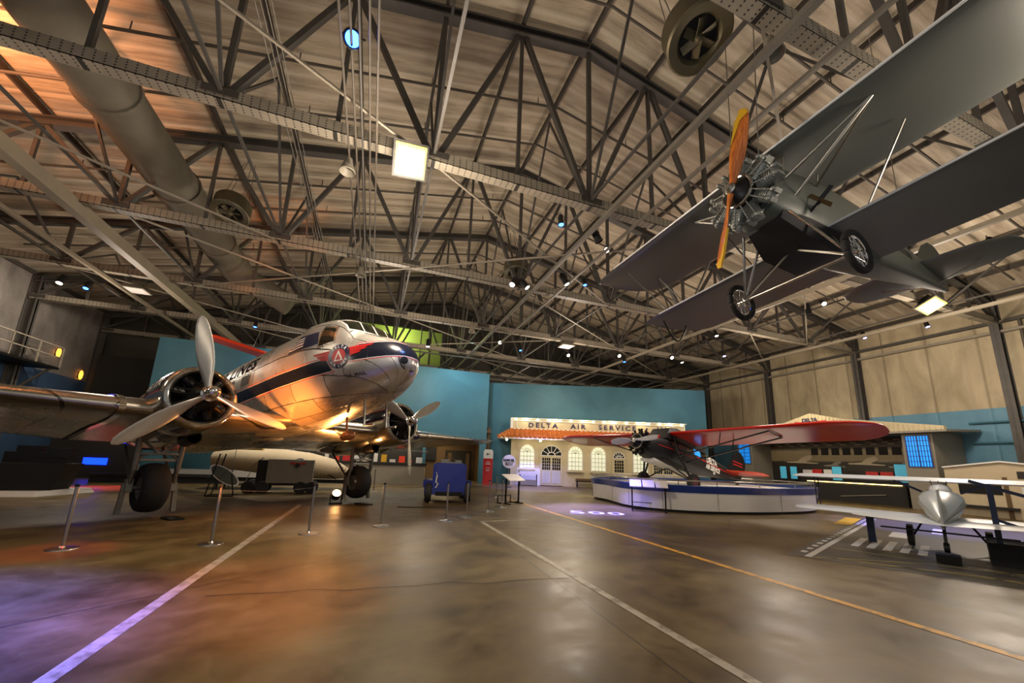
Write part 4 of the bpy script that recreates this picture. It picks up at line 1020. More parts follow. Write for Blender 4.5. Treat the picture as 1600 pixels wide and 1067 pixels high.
def arch_window(cx, dark=False, w=.95, z0=1.15, h=1.65):
    b = B(); b.prism(arch(w + .14, h + .07, h - w / 2, cx=cx, z0=z0 - .03), FR, .0)
    b.bm.free(); b = B(); b.prism(arch(w + .14, h + .08, h - w / 2, cx=cx, z0=z0 - .04), frame((0, .06, 0), (1, 0, 0), (0, 0, 1)), .07); wf = b.done('window', 'white', stn)
    b = B(); b.prism(arch(w, h, h - w / 2, cx=cx, z0=z0), frame((0, -.01, 0), (1, 0, 0), (0, 0, 1)), .015); b.done('pane', 'glass' if dark else 'lit_window', wf)
    b = B(); y = -.035
    for k in range(-1, 2): b.span((cx + k * w / 4 - .011, y - .01, z0), (cx + k * w / 4 + .011, y + .01, z0 + h - w / 2))
    for k in range(0, 5): z = z0 + k * (h - w / 2) / 4; b.span((cx - w / 2, y - .01, z - .011), (cx + w / 2, y + .01, z + .011))
    zc = z0 + h - w / 2
    for a in (30, 60, 90, 120, 150): b.bar((cx, y, zc), (cx + w / 2 * cos(radians(a)), y, zc + w / 2 * sin(radians(a))), .02)
    b.path([(cx + w / 4 * cos(pi * i / 12), y, zc + w / 4 * sin(pi * i / 12)) for i in range(13)], .012, 5)
    b.done('glazing_bars', 'grey_paint', wf)
    if not dark: B().span((cx - w / 2 - .12, -.14, z0 - .14), (cx + w / 2 + .12, .05, z0 - .03)).done('sill', 'cream', wf)
for cx in (1.15, 4.62, 6.28, 9.3): arch_window(cx)
for cx, w in ((2.9, 1.45), (7.75, .8), (10.9, 1.45)):
    z0 = .05; hd = 1.95
    b = B(); b.span((cx - w / 2 - .1, -.04, z0), (cx + w / 2 + .1, .06, hd + .12)); d_ = b.done('door', 'cream', stn, label='double door with glazed and slatted panels' if w > 1 else 'single glazed door')
    for e in ((-1, 1) if w > 1 else (0,)):
        c_ = cx + e * w / 4; ww = (w / 2 if w > 1 else w) * .8
        B().span((c_ - ww / 2, -.05, 1.12), (c_ + ww / 2, -.04, hd)).done('pane', 'glass', d_)
        b = B()
        for k in (-1, 0, 1): b.span((c_ + k * ww / 4 - .012, -.07, 1.12), (c_ + k * ww / 4 + .012, -.05, hd))
        for k in range(1, 4): b.span((c_ - ww / 2, -.07, 1.12 + k * .21 - .012), (c_ + ww / 2, -.05, 1.12 + k * .21 + .012))
        b.done('glazing_bars', 'cream', d_)
        B().span((c_ - ww / 2, -.05, .22), (c_ + ww / 2, -.04, 1.02)).done('lower_panel', 'grey_paint', d_)
        b = B()
        for k in range(7): xx = c_ - ww / 2 + (k + .5) * ww / 7; b.span((xx - .022, -.075, .2), (xx + .022, -.05, 1.04))
        b.done('slats', 'white', d_)
    rad = w / 2 + .02
    b = B(); b.prism([(cx + rad * cos(pi * i / 16), hd + .16 + rad * .95 * sin(pi * i / 16)) for i in range(17)], frame((0, .0, 0), (1, 0, 0), (0, 0, 1)), .03); f_ = b.done('fanlight', 'glass', stn)
    b = B()
    for a in (0, 30, 60, 90, 120, 150, 180): b.bar((cx + rad * .35 * cos(radians(a)), -.045, hd + .16 + rad * .33 * sin(radians(a))), (cx + rad * cos(radians(a)), -.045, hd + .16 + rad * .95 * sin(radians(a))), .035)
    for k in (.35, 1.0): b.path([(cx + k * rad * cos(pi * i / 16), -.045, hd + .16 + k * rad * .95 * sin(pi * i / 16)) for i in range(17)], .028, 6)
    b.bar((cx - rad, -.045, hd + .16), (cx + rad, -.045, hd + .16), .05); b.done('fan_bars', 'white', f_)
# tiled pent roof
b = B(); b.skin([[(-1.0, -.95, 3.2), (-1.0, .8, 3.2), (-.95, .8, 3.3), (-.95, -.9, 3.3)], [(L, -.95, 3.2), (L, .8, 3.2), (L, .8, 3.3), (L, -.9, 3.3)]]); b.done('eave_board', 'white', stn)
b = B(); nt = 42
for i in range(nt):
    x = -.95 + i * (L + .9) / nt; x2 = x
    top = (max(x, .05) if x < .05 else x, .02, 3.95); bot = (x, -.95, 3.28)
    for k in range(5):
        f0, f1 = k / 5, (k + 1) / 5 + .03
        p = V(bot).lerp(V(top), f0); q = V(bot).lerp(V(top), min(1, f1)); b.tube(p + V((0, 0, .02)), q + V((0, 0, -.035)), .14, .1, 8)
b.quad((-.98, -.9, 3.27), (L, -.9, 3.27), (L, .02, 3.93), (0, .02, 3.93))
b.quad((-.98, -.9, 3.27), (0, .02, 3.93), (0, .9, 3.93), (-.98, .9, 3.27))
b.done('tile_roof', 'tile', stn, True, 'terracotta barrel-tile roof')
# lit sign along the parapet
sgn_ = thing('station_sign', 'long cream sign DELTA AIR SERVICE edged with glowing bulbs above the tile roof', 'sign', tuple(fr0 @ V((0, -.02, 3.93))), A)
B().span((0, 0, 0), (L - .1, .14, .76)).done('board', 'cream', sgn_)
b = B(); b.span((0, -.06, 0), (L - .1, 0, .05)); b.span((0, -.06, .6), (L - .1, 0, .66)); b.span((0, -.06, 0), (.07, 0, .76)); b.span((L - .17, -.06, 0), (L - .1, 0, .76)); b.span((.35, -.04, .05), (.4, 0, .6)); b.span((-.1, -.1, .76), (L, .2, .82)); b.span((-.12, -.08, -.3), (.0, .2, .8)); b.done('sign_moulding', 'white', sgn_)
text('sign_lettering', 'DELTA   AIR   SERVICE  \u2022  INC.', .47, frame((6.6, -.02, .32), (1, 0, 0), (0, 0, 1)), 'letter_navy', sgn_, .012, 'CENTER', .02, 1.46, 1.16)
b0 = None
for i in range(16):
    x = .25 + i * (L - .6) / 15
    if b0 is None: b = B(); b.sphere((0, 0, 0), .07, 12); b0 = b.done('bulb', 'lamp_bulb', sgn_, True); o = b0
    else: o = b0.copy(); COL.objects.link(o); o.parent = sgn_
    o.location = (x, -.13, .72)
for x in (-.35, 2.05, 9.3):
    t = thing('porch_lamp', 'small glowing ball lamp under the station eave, ' + {-.35: 'at the left roof corner', 2.05: 'left of the double door', 9.3: 'behind the aeroplane nose'}[x], 'lamp', tuple(fr0 @ V((x, -.5, 3.12))), A)
    b = B(); b.sphere((0, 0, 0), .075, 12); b.done('globe', 'lamp_bulb', t, True); B().tube((0, 0, .05), (0, 0, .1), .03).done('cap', 'black_metal', t)
# bench and lectern by the station, white picket base
t = thing('bench', 'long low dark bench against the station wall', 'bench', tuple(fr0 @ V((5.6, -.45, 0))), A)
B().span((-1.0, -.2, .38), (1.0, .2, .44)).done('seat', 'black_metal', t); B().span((-1.0, .14, .44), (1.0, .2, .6)).done('backrest', 'brown_panel', t)
for x in (-.95, .9): B().span((x, -.2, 0), (x + .05, .2, .38)).done('leg', 'black_metal', t)
t = thing('glass_case', 'small glass-topped display table in front of the left arched window', 'display case', tuple(fr0 @ V((1.25, -.6, 0))), A)
B().span((-.62, -.25, .78), (.62, .25, .98)).done('case_top', 'panel_print', t); B().span((-.55, -.2, .06), (.55, .2, .4)).done('lower_box', 'grey_paint', t)
for x in (-.6, .56):
    for y in (-.23, .2): B().span((x, y, 0), (x + .04, y + .03, .8)).done('leg', 'black_metal', t)

# ------------------------------------------------------------------ displays, panels, posts
def stanchion(x, y, label, lean=0.):
    t = thing('stanchion', label, 'barrier post', (x, y, 0), group='barrier posts around the airliner')
    B().tube((0, 0, .02), (lean, 0, .96), .024, n=12).done('post', 'steel_rod', t, True)
    b = B(); b.lathe([(0, .001), (.0, .19), (.018, .185), (.03, .05), (.05, .03)], ax=(0, 0, 1), n=28); b.done('base', 'steel_rod', t, True)
    B().lathe([(.95, .03), (.985, .03), (.99, .001)], ax=(0, 0, 1), n=14).done('cap', 'black_metal', t, True)
    return V((x, y, .92))
SN = [(-4.4, 8.43, 'slim metal barrier post, leftmost in the row, in front of the near wheel'), (-2.46, 8.48, 'slim metal barrier post second from left, beside the white floor line'), (-1.03, 9.23, 'slim metal barrier post below the antenna pod, in front of the tow cart'), (.4, 10.0, 'slim metal barrier post in front of the far wheel and floor spotlight'),
      (2.05, 10.6, 'slim metal barrier post in front of the blue tug'), (2.75, 11.25, 'slim metal barrier post at the right rear of the blue tug, near one'), (3.75, 12.4, 'slim metal barrier post between the tug and the lectern, middle'), (4.55, 13.4, 'slim metal barrier post just left of the info lectern'),
      (3.9, 16.6, 'slim metal barrier post behind the tug toward the red pylon'), (5.5, 17.1, 'slim metal barrier post in front of the red pylon'), (.3, 19.6, 'slim metal barrier post in front of the lit counter'), (-9.3, 21.3, 'slim metal barrier post far left in front of the blue light')]
pts = [stanchion(*s) for s in SN]
for i, (p, q) in enumerate(list(zip(pts[:8], pts[1:8]))):
    m_ = [p.lerp(q, k / 8) - V((0, 0, .05 * sin(pi * k / 8))) for k in range(9)]
    tag(B().path(m_, .0022, 4).done('barrier_wire', 'black_metal'), 'thin wire strung between two metal barrier posts', 'wire', 'wires between the barrier posts')
def lectern(x, y, rz, w, label, n=1):
    t = thing('info_lectern', label, 'lectern', (x, y, 0), rz)
    for k in range(n):
        x0 = -w / 2 + k * w / n
        b = B(); b.skin([[(x0 + .02, -.28, .86), (x0 + w / n - .02, -.28, .86), (x0 + w / n - .02, .18, 1.08), (x0 + .02, .18, 1.08)], [(x0 + .02, -.28, .89), (x0 + w / n - .02, -.28, .89), (x0 + w / n - .02, .18, 1.11), (x0 + .02, .18, 1.11)]]); b.done('panel', 'panel_print', t)
    for x0 in (-w / 2 + .1, w / 2 - .1):
        b = B(); b.bar((x0, 0, 0), (x0, 0, .98), .05); b.bar((x0, -.25, .02), (x0, .45, .02), .04); b.bar((x0, .42, .02), (x0, .42, .28), .03); b.done('leg', 'black_metal', t)
    b = B(); b.bar((-w / 2 + .1, 0, .06), (w / 2 - .1, 0, .06), .03); b.bar((-w / 2 + .1, .42, .27), (w / 2 - .1, .42, .27), .025); b.done('stretcher', 'black_metal', t)
lectern(5.35, 14.6, .5, .95, 'slanted info lectern on black legs left of the yellow line end')
lectern(9.7, 12.0, -.62, 1.35, 'slanted three-panel info lectern in front of the white and blue stand', 3)
# round sign on post
t = thing('round_sign', 'round white sign on a thin post beside the station corner', 'sign', (8.35, 23.6, 0), A)
b = B(); b.lathe([(-.02, .001), (-.02, .42), (.02, .42), (.02, .001)], (0, 0, 1.6), (0, 1, 0), 36); b.done('sign_disc', 'white', t)
B().tube((0, 0, 0), (0, 0, 1.2), .02).done('post', 'steel_rod', t); B().lathe([(0, .001), (0, .22), (.03, .2), (.03, .001)], ax=(0, 0, 1)).done('base', 'black_metal', t)
text('sign_lettering', 'SAMUEL', .2, frame((0, -.03, 1.68), (1, 0, 0), (0, 0, 1)), 'letter_black', t, .01, depth=.004)
text('sign_small_print', 'SERVICE #\nFIELD, LA', .11, frame((0, -.03, 1.46), (1, 0, 0), (0, 0, 1)), 'letter_black', t, .004, depth=.004)
# red wayfinding pylon
t = thing('wayfinding_pylon', 'tall red wayfinding pylon with white rounded top and arrow', 'pylon', (7.55, 25.6, 0), A)
B().span((-.32, -.06, 0), (.32, .06, 1.75)).done('red_panel', 'red_paint', t)
b = B(); b.prism([(-.32, 1.75), (.32, 1.75), (.32, 2.2), (.24, 2.35), (-.24, 2.35), (-.32, 2.2)], frame((0, .06, 0), (1, 0, 0), (0, 0, 1)), .12); b.done('white_cap', 'white', t)
b = B(); b.span((-.1, -.075, 2.03), (.12, -.062, 2.06)); b.bar((-.11, -.07, 2.045), (-.03, -.07, 2.12), .03); b.bar((-.11, -.07, 2.045), (-.03, -.07, 1.97), .03); b.done('arrow', 'letter_black', t)
for z, s_, w_ in ((1.5, .1, 'PROP'), (1.38, .1, 'PLANES'), (1.1, .07, 'JET AGE'), (.95, .07, 'EVENTS')): text('pylon_lettering', w_, s_, frame((0, -.062, z), (1, 0, 0), (0, 0, 1)), 'letter_white', t, .003, depth=.003)
# lit memorabilia counter
t = thing('display_counter', 'long lit memorabilia counter with white base behind the far wheel', 'display counter', (-1.0, 24.5, 0))
B().span((-3.2, 0, 0), (4.2, .9, 1.15)).done('base', 'grey_paint', t); B().span((-3.3, -.1, 1.15), (4.3, 1.0, 1.3)).done('ledge', 'black_matte', t); B().span((-3.2, .9, 1.3), (4.2, 1.0, 2.6)).done('back_panel', 'dark_room', t)
for e in (-3.2, 4.1): B().span((e, 0, 1.3), (e + .1, 1, 2.6)).done('end_panel', 'teal', t)
B().span((-3.2, .1, 2.55), (4.2, 1.0, 2.65)).done('canopy', 'black_matte', t)
b = B(); b.span((-3.1, .3, 2.5), (4.1, .5, 2.54)); b.done('light_strip', 'lens_white', t)
rnd = random.Random(3)
cols = ['canvas', 'white', 'yellow', 'panel_print', 'orange', 'red_paint', 'white_fabric']
what = [('framed_photo', 'photo'), ('model_box', 'box'), ('printed_card', 'card')]
pos_w = ['at the left end', 'left part', 'left of the middle', 'middle', 'right of the middle', 'right part', 'at the right end']
for i in range(14):
    x = -3.9 + i * .52; k = what[i % 3]; w_, h_, z_ = .2 + rnd.random() * .2, .15 + rnd.random() * .4, 1.3
    o = B().box((x, 24.95 - .25 * (i % 2), z_ + h_ / 2), (w_, .1, h_)).done(k[0], cols[i % 7])
    tag(o, 'small lit %s standing on the memorabilia counter' % k[1], k[1], 'memorabilia on the lit counter')
# oval info panel on a black frame
t = thing('oval_sign', 'tilted oval white-rimmed sign on a black frame beneath the airliner wing', 'sign', (-5.0, 17.2, 0), 0)
b = B(); M_ = Matrix.Translation((.05, 0, .72)) @ Matrix.Rotation(radians(36), 4, 'Y') @ Matrix.Rotation(radians(70), 4, 'X')
b.lathe([(-.03, .001), (-.03, .5), (.03, .5), (.03, .001)], (0, 0, 0), (0, 0, 1), 36)
bmesh.ops.transform(b.bm, matrix=M_ @ Matrix.Diagonal((1.15, .46, 1, 1)), verts=b.bm.verts); b.done('oval_board', 'white', t)
b = B(); b.lathe([(.032, .001), (.032, .45)], (0, 0, 0), (0, 0, 1), 36); bmesh.ops.transform(b.bm, matrix=M_ @ Matrix.Diagonal((1.15, .46, 1, 1)), verts=b.bm.verts); b.done('oval_face', 'silver_side', t)
b = B()
for x, y in ((-.35, -.3), (-.35, .3)): b.bar((x, y, .02), (x + .25, y, 1.5), .035)
b.bar((-.35, -.3, .02), (.5, -.3, .02), .035); b.bar((-.35, .3, .02), (.5, .3, .02), .035); b.bar((.5, -.3, .02), (.35, -.3, .8), .035); b.bar((-.35, -.3, .02), (-.35, .3, .02), .035); b.done('frame', 'black_metal', t)
# floor spotlight by the far wheel (lit) and its twin
def floor_spot(x, y, rz, label):
    t = thing('floor_spotlight', label, 'floor spotlight', (x, y, 0), rz)
    B().box((0, 0, .02), (.4, .25, .04)).done('base', 'black_metal', t)
    b = B(); b.bar((-.17, 0, .02), (-.17, 0, .3), .03); b.bar((.17, 0, .02), (.17, 0, .3), .03); b.done('yoke', 'black_metal', t)
    M_ = Matrix.Translation((0, 0, .3)) @ Matrix.Rotation(radians(55), 4, 'X')
    b = B(); b.lathe([(-.2, .06), (-.15, .13), (.1, .15), (.1, .13)], ax=(0, 0, 1), n=20); bmesh.ops.transform(b.bm, matrix=M_, verts=b.bm.verts); b.done('can', 'black_metal', t, True)
    b = B(); b.lathe([(.08, .001), (.08, .13)], ax=(0, 0, 1), n=20); bmesh.ops.transform(b.bm, matrix=M_, verts=b.bm.verts); b.done('lens', 'lamp_floor', t)
floor_spot(-.95, 14.7, .2, 'small floor spotlight glowing orange-white by the far wheel')
# tow cart with equipment box
t = thing('equipment_cart', 'olive box cart on small black wheels with winged badge behind the barrier', 'cart', (-3.15, 18.6, 0), .08)
B().span((-.7, -.45, .42), (.95, .45, 1.35)).done('box_body', 'grey_paint', t); B().span((-1.05, -.42, .42), (-.7, .42, 1.3)).done('open_end', 'black_matte', t)
b = B(); b.span((-1.4, -.4, .32), (1.0, .4, .42)); b.bar((-1.4, 0, .37), (-2.0, 0, .25), .05); b.done('chassis', 'black_metal', t)
for x in (-1.25, -.8, .55, .95):
    for y in (-.42, .42): b = B(); b.lathe([(-.06, .001), (-.07, .1), (-.07, .22), (0, .25), (.07, .22), (.07, .1), (.06, .001)], (x, y, .25), (0, 1, 0), 22); b.done('wheel', 'rubber', t, True)
b = B(); b.path([(-1.8, -.3, .3), (-1.9, -.3, 1.0), (-1.85, -.3, 1.7), (-1.0, -.3, 1.75)], .02, 6); b.path([(-1.4, -.3, .4), (-1.2, -.3, 1.1), (-.9, -.3, 1.4)], .02, 6); b.done('handle_frame', 'steel_rod', t)
B().span((-1.9, -.25, 1.68), (-1.0, .25, 1.76)).done('yellow_tray', 'yellow', t)
b = B(); b.prism([(-.3, .05), (-.06, .0), (-.04, -.1), (.04, -.1), (.06, 0), (.3, .05), (.26, .1), (0, .08), (-.26, .1)], frame((.35, -.455, 1.15), (1, 0, 0), (0, 0, 1)), .006); bd = b.done('winged_badge', 'letter_red', t)
b = B(); b.lathe([(-.466, .001), (-.466, .09)], (.35, 0, 1.13), (0, 1, 0), 20); b.done('badge_disc', 'letter_black', bd)
# canvas-skinned fuselage section with roundel on a trailer
t = thing('canvas_fuselage', 'cream canvas-covered aeroplane body section with roundel under the airliner', 'fuselage section', (-3.4, 20.6, -.0), .0)
rr = []
for x, w, z0, z1 in ((-3.0, .5, .95, 1.6), (-2.2, .7, .8, 1.75), (-.5, .8, .6, 1.8), (.8, .75, .5, 1.65), (1.8, .6, .48, 1.4), (2.4, .35, .55, 1.05), (2.6, .08, .7, .85)):
    rr.append([(x, w * cos(2 * pi * i / 24), (z0 + z1) / 2 + (z1 - z0) / 2 * sin(2 * pi * i / 24)) for i in range(24)])
b = B(); b.skin(rr); cf = b.done('canvas_body', 'canvas', t, True); cd = Decal(cf)
cd.put('roundel', disc_bm(.3, 30), frame((.45, -3, 1.1), (1, 0, 0), (0, 0, 1)), (0, 1, 0), 'navy', t, .01); cd.put('roundel_ring', disc_bm(.22, 30), frame((.45, -3, 1.1), (1, 0, 0), (0, 0, 1)), (0, 1, 0), 'white', t, .02); cd.put('roundel_centre', disc_bm(.1, 20), frame((.45, -3, 1.1), (1, 0, 0), (0, 0, 1)), (0, 1, 0), 'navy', t, .03)
b = B()
for i in range(15):
    x = .6 + i * .14; z = .78 + .02 * i; b.bar((x, -.66 + .02 * i, z - .25), (x + .12, -.72 + .02 * i, z + .1), .015)
b.done('lacing', 'brown_panel', t)
b = B(); b.bar((-3, -.5, .42), (3.0, -.5, .36), .1); b.bar((-3, .5, .42), (3.0, .5, .36), .1); b.bar((3.2, -.5, .5), (3.2, .5, .5), .08); b.bar((.3, -.5, .5), (.9, -.5, .85), .05); b.bar((2.0, -.5, .5), (1.4, -.5, .85), .05)
for x in (-2.6, 2.4):
    for y in (-.5, .5): b.bar((x, y, 0), (x, y, .55), .07)
b.done('trailer', 'black_metal', t)
# blue tug
t = thing('baggage_tug', 'deep blue vintage baggage tug seen from behind, right of the far engine', 'tug', (2.95, 15.3, 0), -.12)
b = B(); b.skin([[(-.62, -.55, .3), (.62, -.55, .3), (.62, -.5, 1.38), (.5, -.46, 1.46), (-.5, -.46, 1.46), (-.62, -.5, 1.38)], [(-.62, -.1, .3), (.62, -.1, .3), (.62, -.1, 1.38), (.5, -.1, 1.46), (-.5, -.1, 1.46), (-.62, -.1, 1.38)]]); b.done('body', 'tug_blue', t)
b = B(); b.span((-.5, -.1, .35), (.5, 1.9, .85)); b.span((-.95, -.35, .55), (-.5, 1.4, .8)); b.span((.5, -.35, .55), (.85, 1.4, .8)); b.span((-.9, -.4, .3), (-.6, .3, .62)); b.done('chassis', 'tug_blue', t)
b = B(); b.span((-.5, -.15, .85), (.5, .3, 1.05)); b.done('seat', 'black_matte', t)
b = B(); b.path([(.25 * cos(2 * pi * i / 20), .6, 1.45 + .25 * sin(2 * pi * i / 20)) for i in range(20)], .018, 6, True); b.tube((0, .6, 1.45), (0, 1.0, .9), .02); b.done('steering_wheel', 'brown_panel', t, True)
b = B(); b.span((-.35, -.4, 1.46), (.45, -.15, 1.5)); b.span((-.35, -.38, 1.48), (-.05, -.18, 1.6)); b.span((.2, -.38, 1.48), (.42, -.2, 1.58)); b.done('top_gear', 'engine_bright', t)
for x, y in ((-.75, -.35), (.7, -.35), (-.75, 1.5), (.7, 1.5)):
    b = B(); b.lathe([(-.11, .001), (-.12, .15), (-.11, .32), (0, .36), (.11, .32), (.12, .15), (.11, .001)], (x, y, .36), (1, 0, 0), 28); b.done('tyre', 'rubber', t, True)
for x in (-.95,): 
    b = B(); b.path([(x, -.3 + .9 * k / 8, .8 + .4 * sin(pi * k / 8)) for k in range(9)], .02, 6); b.done('grab_rail', 'steel_rod', t, True)
b = B(); b.path([(-.5, -.57, 1.1), (-.47, -.62, 1.0), (-.5, -.6, .75), (-.42, -.6, .7), (-.5, -.6, .55)], .02, 6); b.done('brake_hose', 'letter_white', t, True)
B().box((0, -.62, .34), (1.0, .12, .14)).done('rear_bumper', 'black_metal', t)
# cable on floor
tag(B().path([(1.0, 13.6, .012), (1.5, 13.45, .012), (2.1, 13.6, .012), (2.6, 13.5, .012)], .015, 6).done('floor_cable', 'black_matte'), 'short black cable lying on the floor near the tug', 'cable')

# black display unit far left under the wing
t = thing('black_display_unit', 'black angular display unit on a pale plinth under the left wing', 'display unit', (-10.4, 17.4, 0), .03)
b = B(); b.skin([[(-2.2, -.85, 0), (.75, -.85, 0), (1.35, .9, 0), (-2.2, .9, 0)], [(-2.2, -.75, .16), (.7, -.75, .16), (1.25, .85, .16), (-2.2, .85, .16)]]); b.done('plinth', 'white', t)
b = B(); b.skin([[(-.75, -.6, .16), (.85, -.4, .16), (.85, .5, .16), (-.75, .5, .16)], [(-.7, -.75, 1.0), (1.1, -.5, 1.0), (1.1, .5, 1.0), (-.7, .5, 1.0)]]); b.done('desk', 'black_matte', t)
b = B(); b.span((-.5, -.3, 1.0), (.9, .2, 1.35)); b.span((-.3, -.2, 1.35), (.3, .1, 1.55)); b.span((.5, -.35, 1.2), (1.1, -.1, 1.5)); b.done('console', 'black_gloss', t)
# blue lit screen and low wall far left
t = thing('blue_light_bar', 'glowing blue light bar on a low dark wall at far left', 'light bar', (-13.3, 26.3, 0))
B().span((-1.9, 0, 0), (1.6, .2, 2.2)).done('low_wall', 'dark_room', t); B().span((-.45, -.05, .68), (.5, 0, 1.02)).done('light_panel', 'screen_blue', t)
t = thing('curved_bench', 'long low dark bench in front of the blue light bar', 'bench', (-11.0, 23.6, 0))
B().span((-1.0, -.3, .3), (4.6, .3, .42)).done('seat', 'dark_room', t); B().span((-.9, -.2, 0), (4.5, .2, .3)).done('base', 'black_matte', t)
# back teal counter strip seen under the wing
t = thing('wall_bench', 'long pale ledge along the teal wall under the airliner', 'ledge', (-8, 26.6, 0))
B().span((-2.4, -.3, 0), (6.4, .3, .55)).done('ledge_body', 'white', t)
t = thing('framed_display', 'dark framed exhibit on the teal wall seen between cart and wheel', 'exhibit', (-5.0, 26.85, 1.4))
B().span((-1.2, -.06, 0), (1.4, .05, 1.0)).done('case', 'black_matte', t)
for k in range(4): B().span((-1.0 + k * .6, -.09, .15), (-.65 + k * .6, -.06, .8)).done('picture', ['panel_print', 'screen', 'white_fabric', 'canvas'][k], t)
# steel gangway at far left wall
t = thing('gangway', 'raised steel gangway with railing on the far left wall', 'gangway', (XL, 24.4, 5.6))
B().span((0, -1.6, 0), (1.5, 3.2, .12)).done('deck', 'black_metal', t)
b = B()
for y in (-1.6, 0, 1.6, 3.2): b.bar((1.5, y, .1), (1.5, y, 1.2), .05)
for z in (.65, 1.2): b.bar((1.5, -1.6, z), (1.5, 3.2, z), .05); b.bar((1.5, 3.2, z), (0, 3.2, z), .05)
b.done('railing', 'truss_light', t)
b = B()
for y in (-1.2, 2.8): b.bar((0, y, -1.5), (1.4, y, 0), .1)
b.done('support', 'truss', t)
for (y, z), l in (((29.6, 6.9), 'glowing amber stand-in for a light pool, upper one on the far left wall'), ((31.8, 6.0), 'glowing amber stand-in for a light pool, lower one on the far left wall')):
    t = thing('wall_light_pool', l, 'light pool', (XL + .05, y, z)); b = B(); b.sphere((.06, 0, 0), .2, 14, (.35, .8, 1.5)); b.done('shade', 'amber', t, True); B().span((-.04, -.1, -.2), (.03, .1, .2)).done('back_plate', 'black_metal', t)  # glowing ovals stand in for light pools on the wall, not fittings
# red aeroplane hanging beyond the airliner
RR = attitude(radians(-78), .05, -.2)
t = thing('red_hanging_aeroplane', 'small orange-red aeroplane hanging above the teal wall beyond the airliner', 'aeroplane', (-5.3, 24.2, 6.55), rot=RR)
b = B(); b.wing([(-3.6, -.2, .8, .35, .14), (-3.2, 0, 1.4, .35, .17), (0, 0, 1.5, .3, .17), (3.2, 0, 1.4, .35, .17), (3.6, -.2, .8, .35, .14)]); b.done('wing', 'orange', t, True)
b = B(); b.skin([rs(*q) for q in ((.1, -.1, .1, 1.4), (.3, -.35, .25, 1.0), (.38, -.45, .4, 0), (.34, -.4, .45, -1.2), (.15, -.15, .2, -3.4), (.04, 0, .1, -4.4))]); b.done('fuselage', 'red_paint', t, True)
b = B(); b.wing([(-1.3, -3.7, .5, .1, .08), (0, -3.5, .9, .1, .08), (1.3, -3.7, .5, .1, .08)], camber=0); b.done('tailplane', 'red_paint', t, True)
b = B()
for y in (-1.5, 1.5): b.tube((-.4, y, .35), (-.4, y, 3.6), .012)
b.done('hanging_wires', 'steel_rod', t)

# ------------------------------------------------------------------ hangar front diorama on the right
hf = thing('hangar_front', 'tan mock hangar front with ribbed gable, blue windows and sepia mural at right', 'hangar front', (26, 16.4, 0))
def HY(y): return y - 16.4
b = B(); P_ = [(HY(10.4), 3.85), (HY(22.6), 3.85), (HY(22.6), 4.0), (HY(18.2), 4.75), (HY(16.4), 5.25), (HY(14.6), 4.75), (HY(10.4), 4.05)]
b.prism(P_, frame((-.2, 0, 0), (0, 1, 0), (0, 0, 1)), .25)
for k in range(60):
    y = HY(10.5) + k * .2; yy = abs(y); top = 5.22 - yy * .27 if yy < 1.8 else 4.73 - (yy - 1.8) * .165
    b.span((-.24, y - .02, 3.88), (-.2, y + .02, top - .03))
b.done('ribbed_gable', 'cream', hf)
b = B(); b.skin([[(-.5, HY(10.2), 3.75), (2.6, HY(10.2), 3.9), (2.6, HY(10.2), 4.0), (-.5, HY(10.2), 3.85)], [(-.5, HY(22.8), 3.75), (2.6, HY(22.8), 3.9), (2.6, HY(22.8), 4.0), (-.5, HY(22.8), 3.85)]]); b.done('eave_slab', 'grey_paint', hf)
for y0, y1, w0, w1 in ((10.95, 12.15, 11.08, 11.98), (20.7, 21.9, 20.85, 21.75)):
    B().span((0, HY(y0), 0), (2.7, HY(y1), 3.8)).done('pillar', 'grey_paint', hf)
    f = B().span((-.03, HY(w0) - .04, 2.02), (.0, HY(w1) + .04, 3.68)).done('window', 'grey_paint', hf)
    B().span((-.045, HY(w0), 2.08), (-.03, HY(w1), 3.62)).done('pane', 'blue_window', f)
    b = B()
    for k in range(9): y = HY(w0) + k * (w1 - w0) / 8; b.span((-.06, y - (.014 if k % 4 else .028), 2.06), (-.045, y + (.014 if k % 4 else .028), 3.64))
    for k in range(7): z = 2.08 + k * 1.54 / 6; b.span((-.06, HY(w0), z - .014), (-.045, HY(w1), z + .014))
    b.done('glazing_bars', 'blue_base', f)
text('gable_lettering', 'DELTA', .3, frame((-.26, 0, 4.82), (0, -1, 0), (0, 0, 1)), 'letter_navy', hf, .01)
b = B()
for s in (-1, 1): b.prism([(s * .08, .0), (s * .95, .16), (s * .9, .28), (s * .12, .2)], frame((-.22, 0, 4.5), (0, -1, 0), (0, 0, 1)), .03)
b.prism([(-.18, -.05), (.18, -.05), (0, .3)], frame((-.22, 0, 4.5), (0, -1, 0), (0, 0, 1)), .04); b.done('gable_wings', 'red_paint', hf, label='red winged triangle emblem on the gable')
# sepia mural with hangar interior
def mural():
    m = NT('sepia_mural'); co = m.coords(); x, y, z = m.xyz(co)
    n = m.noise(m.mapping(co, (1, .8, 1.6)), 2.3, 8, .65, .6); n2 = m.noise(m.mapping(co, (1, 1, 2.2)), 5, 6, .7, .8)
    zz = m.math('ADD', z, m.math('MULTIPLY', m.math('SUBTRACT', n, .5), .25))
    base = m.ramp(m.math('DIVIDE', m.math('SUBTRACT', zz, 1.7), 2.1), [(0, lin('15110b')), (.28, lin('2c2416')), (.34, lin('a08e68')), (.62, lin('b3a378')), (.72, lin('4a3d28')), (1., lin('1a150d'))])
    m.base(m.mix(m.math('MULTIPLY', n2, .55), base, lin('2a2214'))); m.rough(.5); return m.m
MT['mural'] = mural()
B().span((1.9, HY(12.15), 1.6), (1.98, HY(20.7), 3.8)).done('mural', 'mural', hf, label='sepia photo mural of aeroplanes in a hangar')
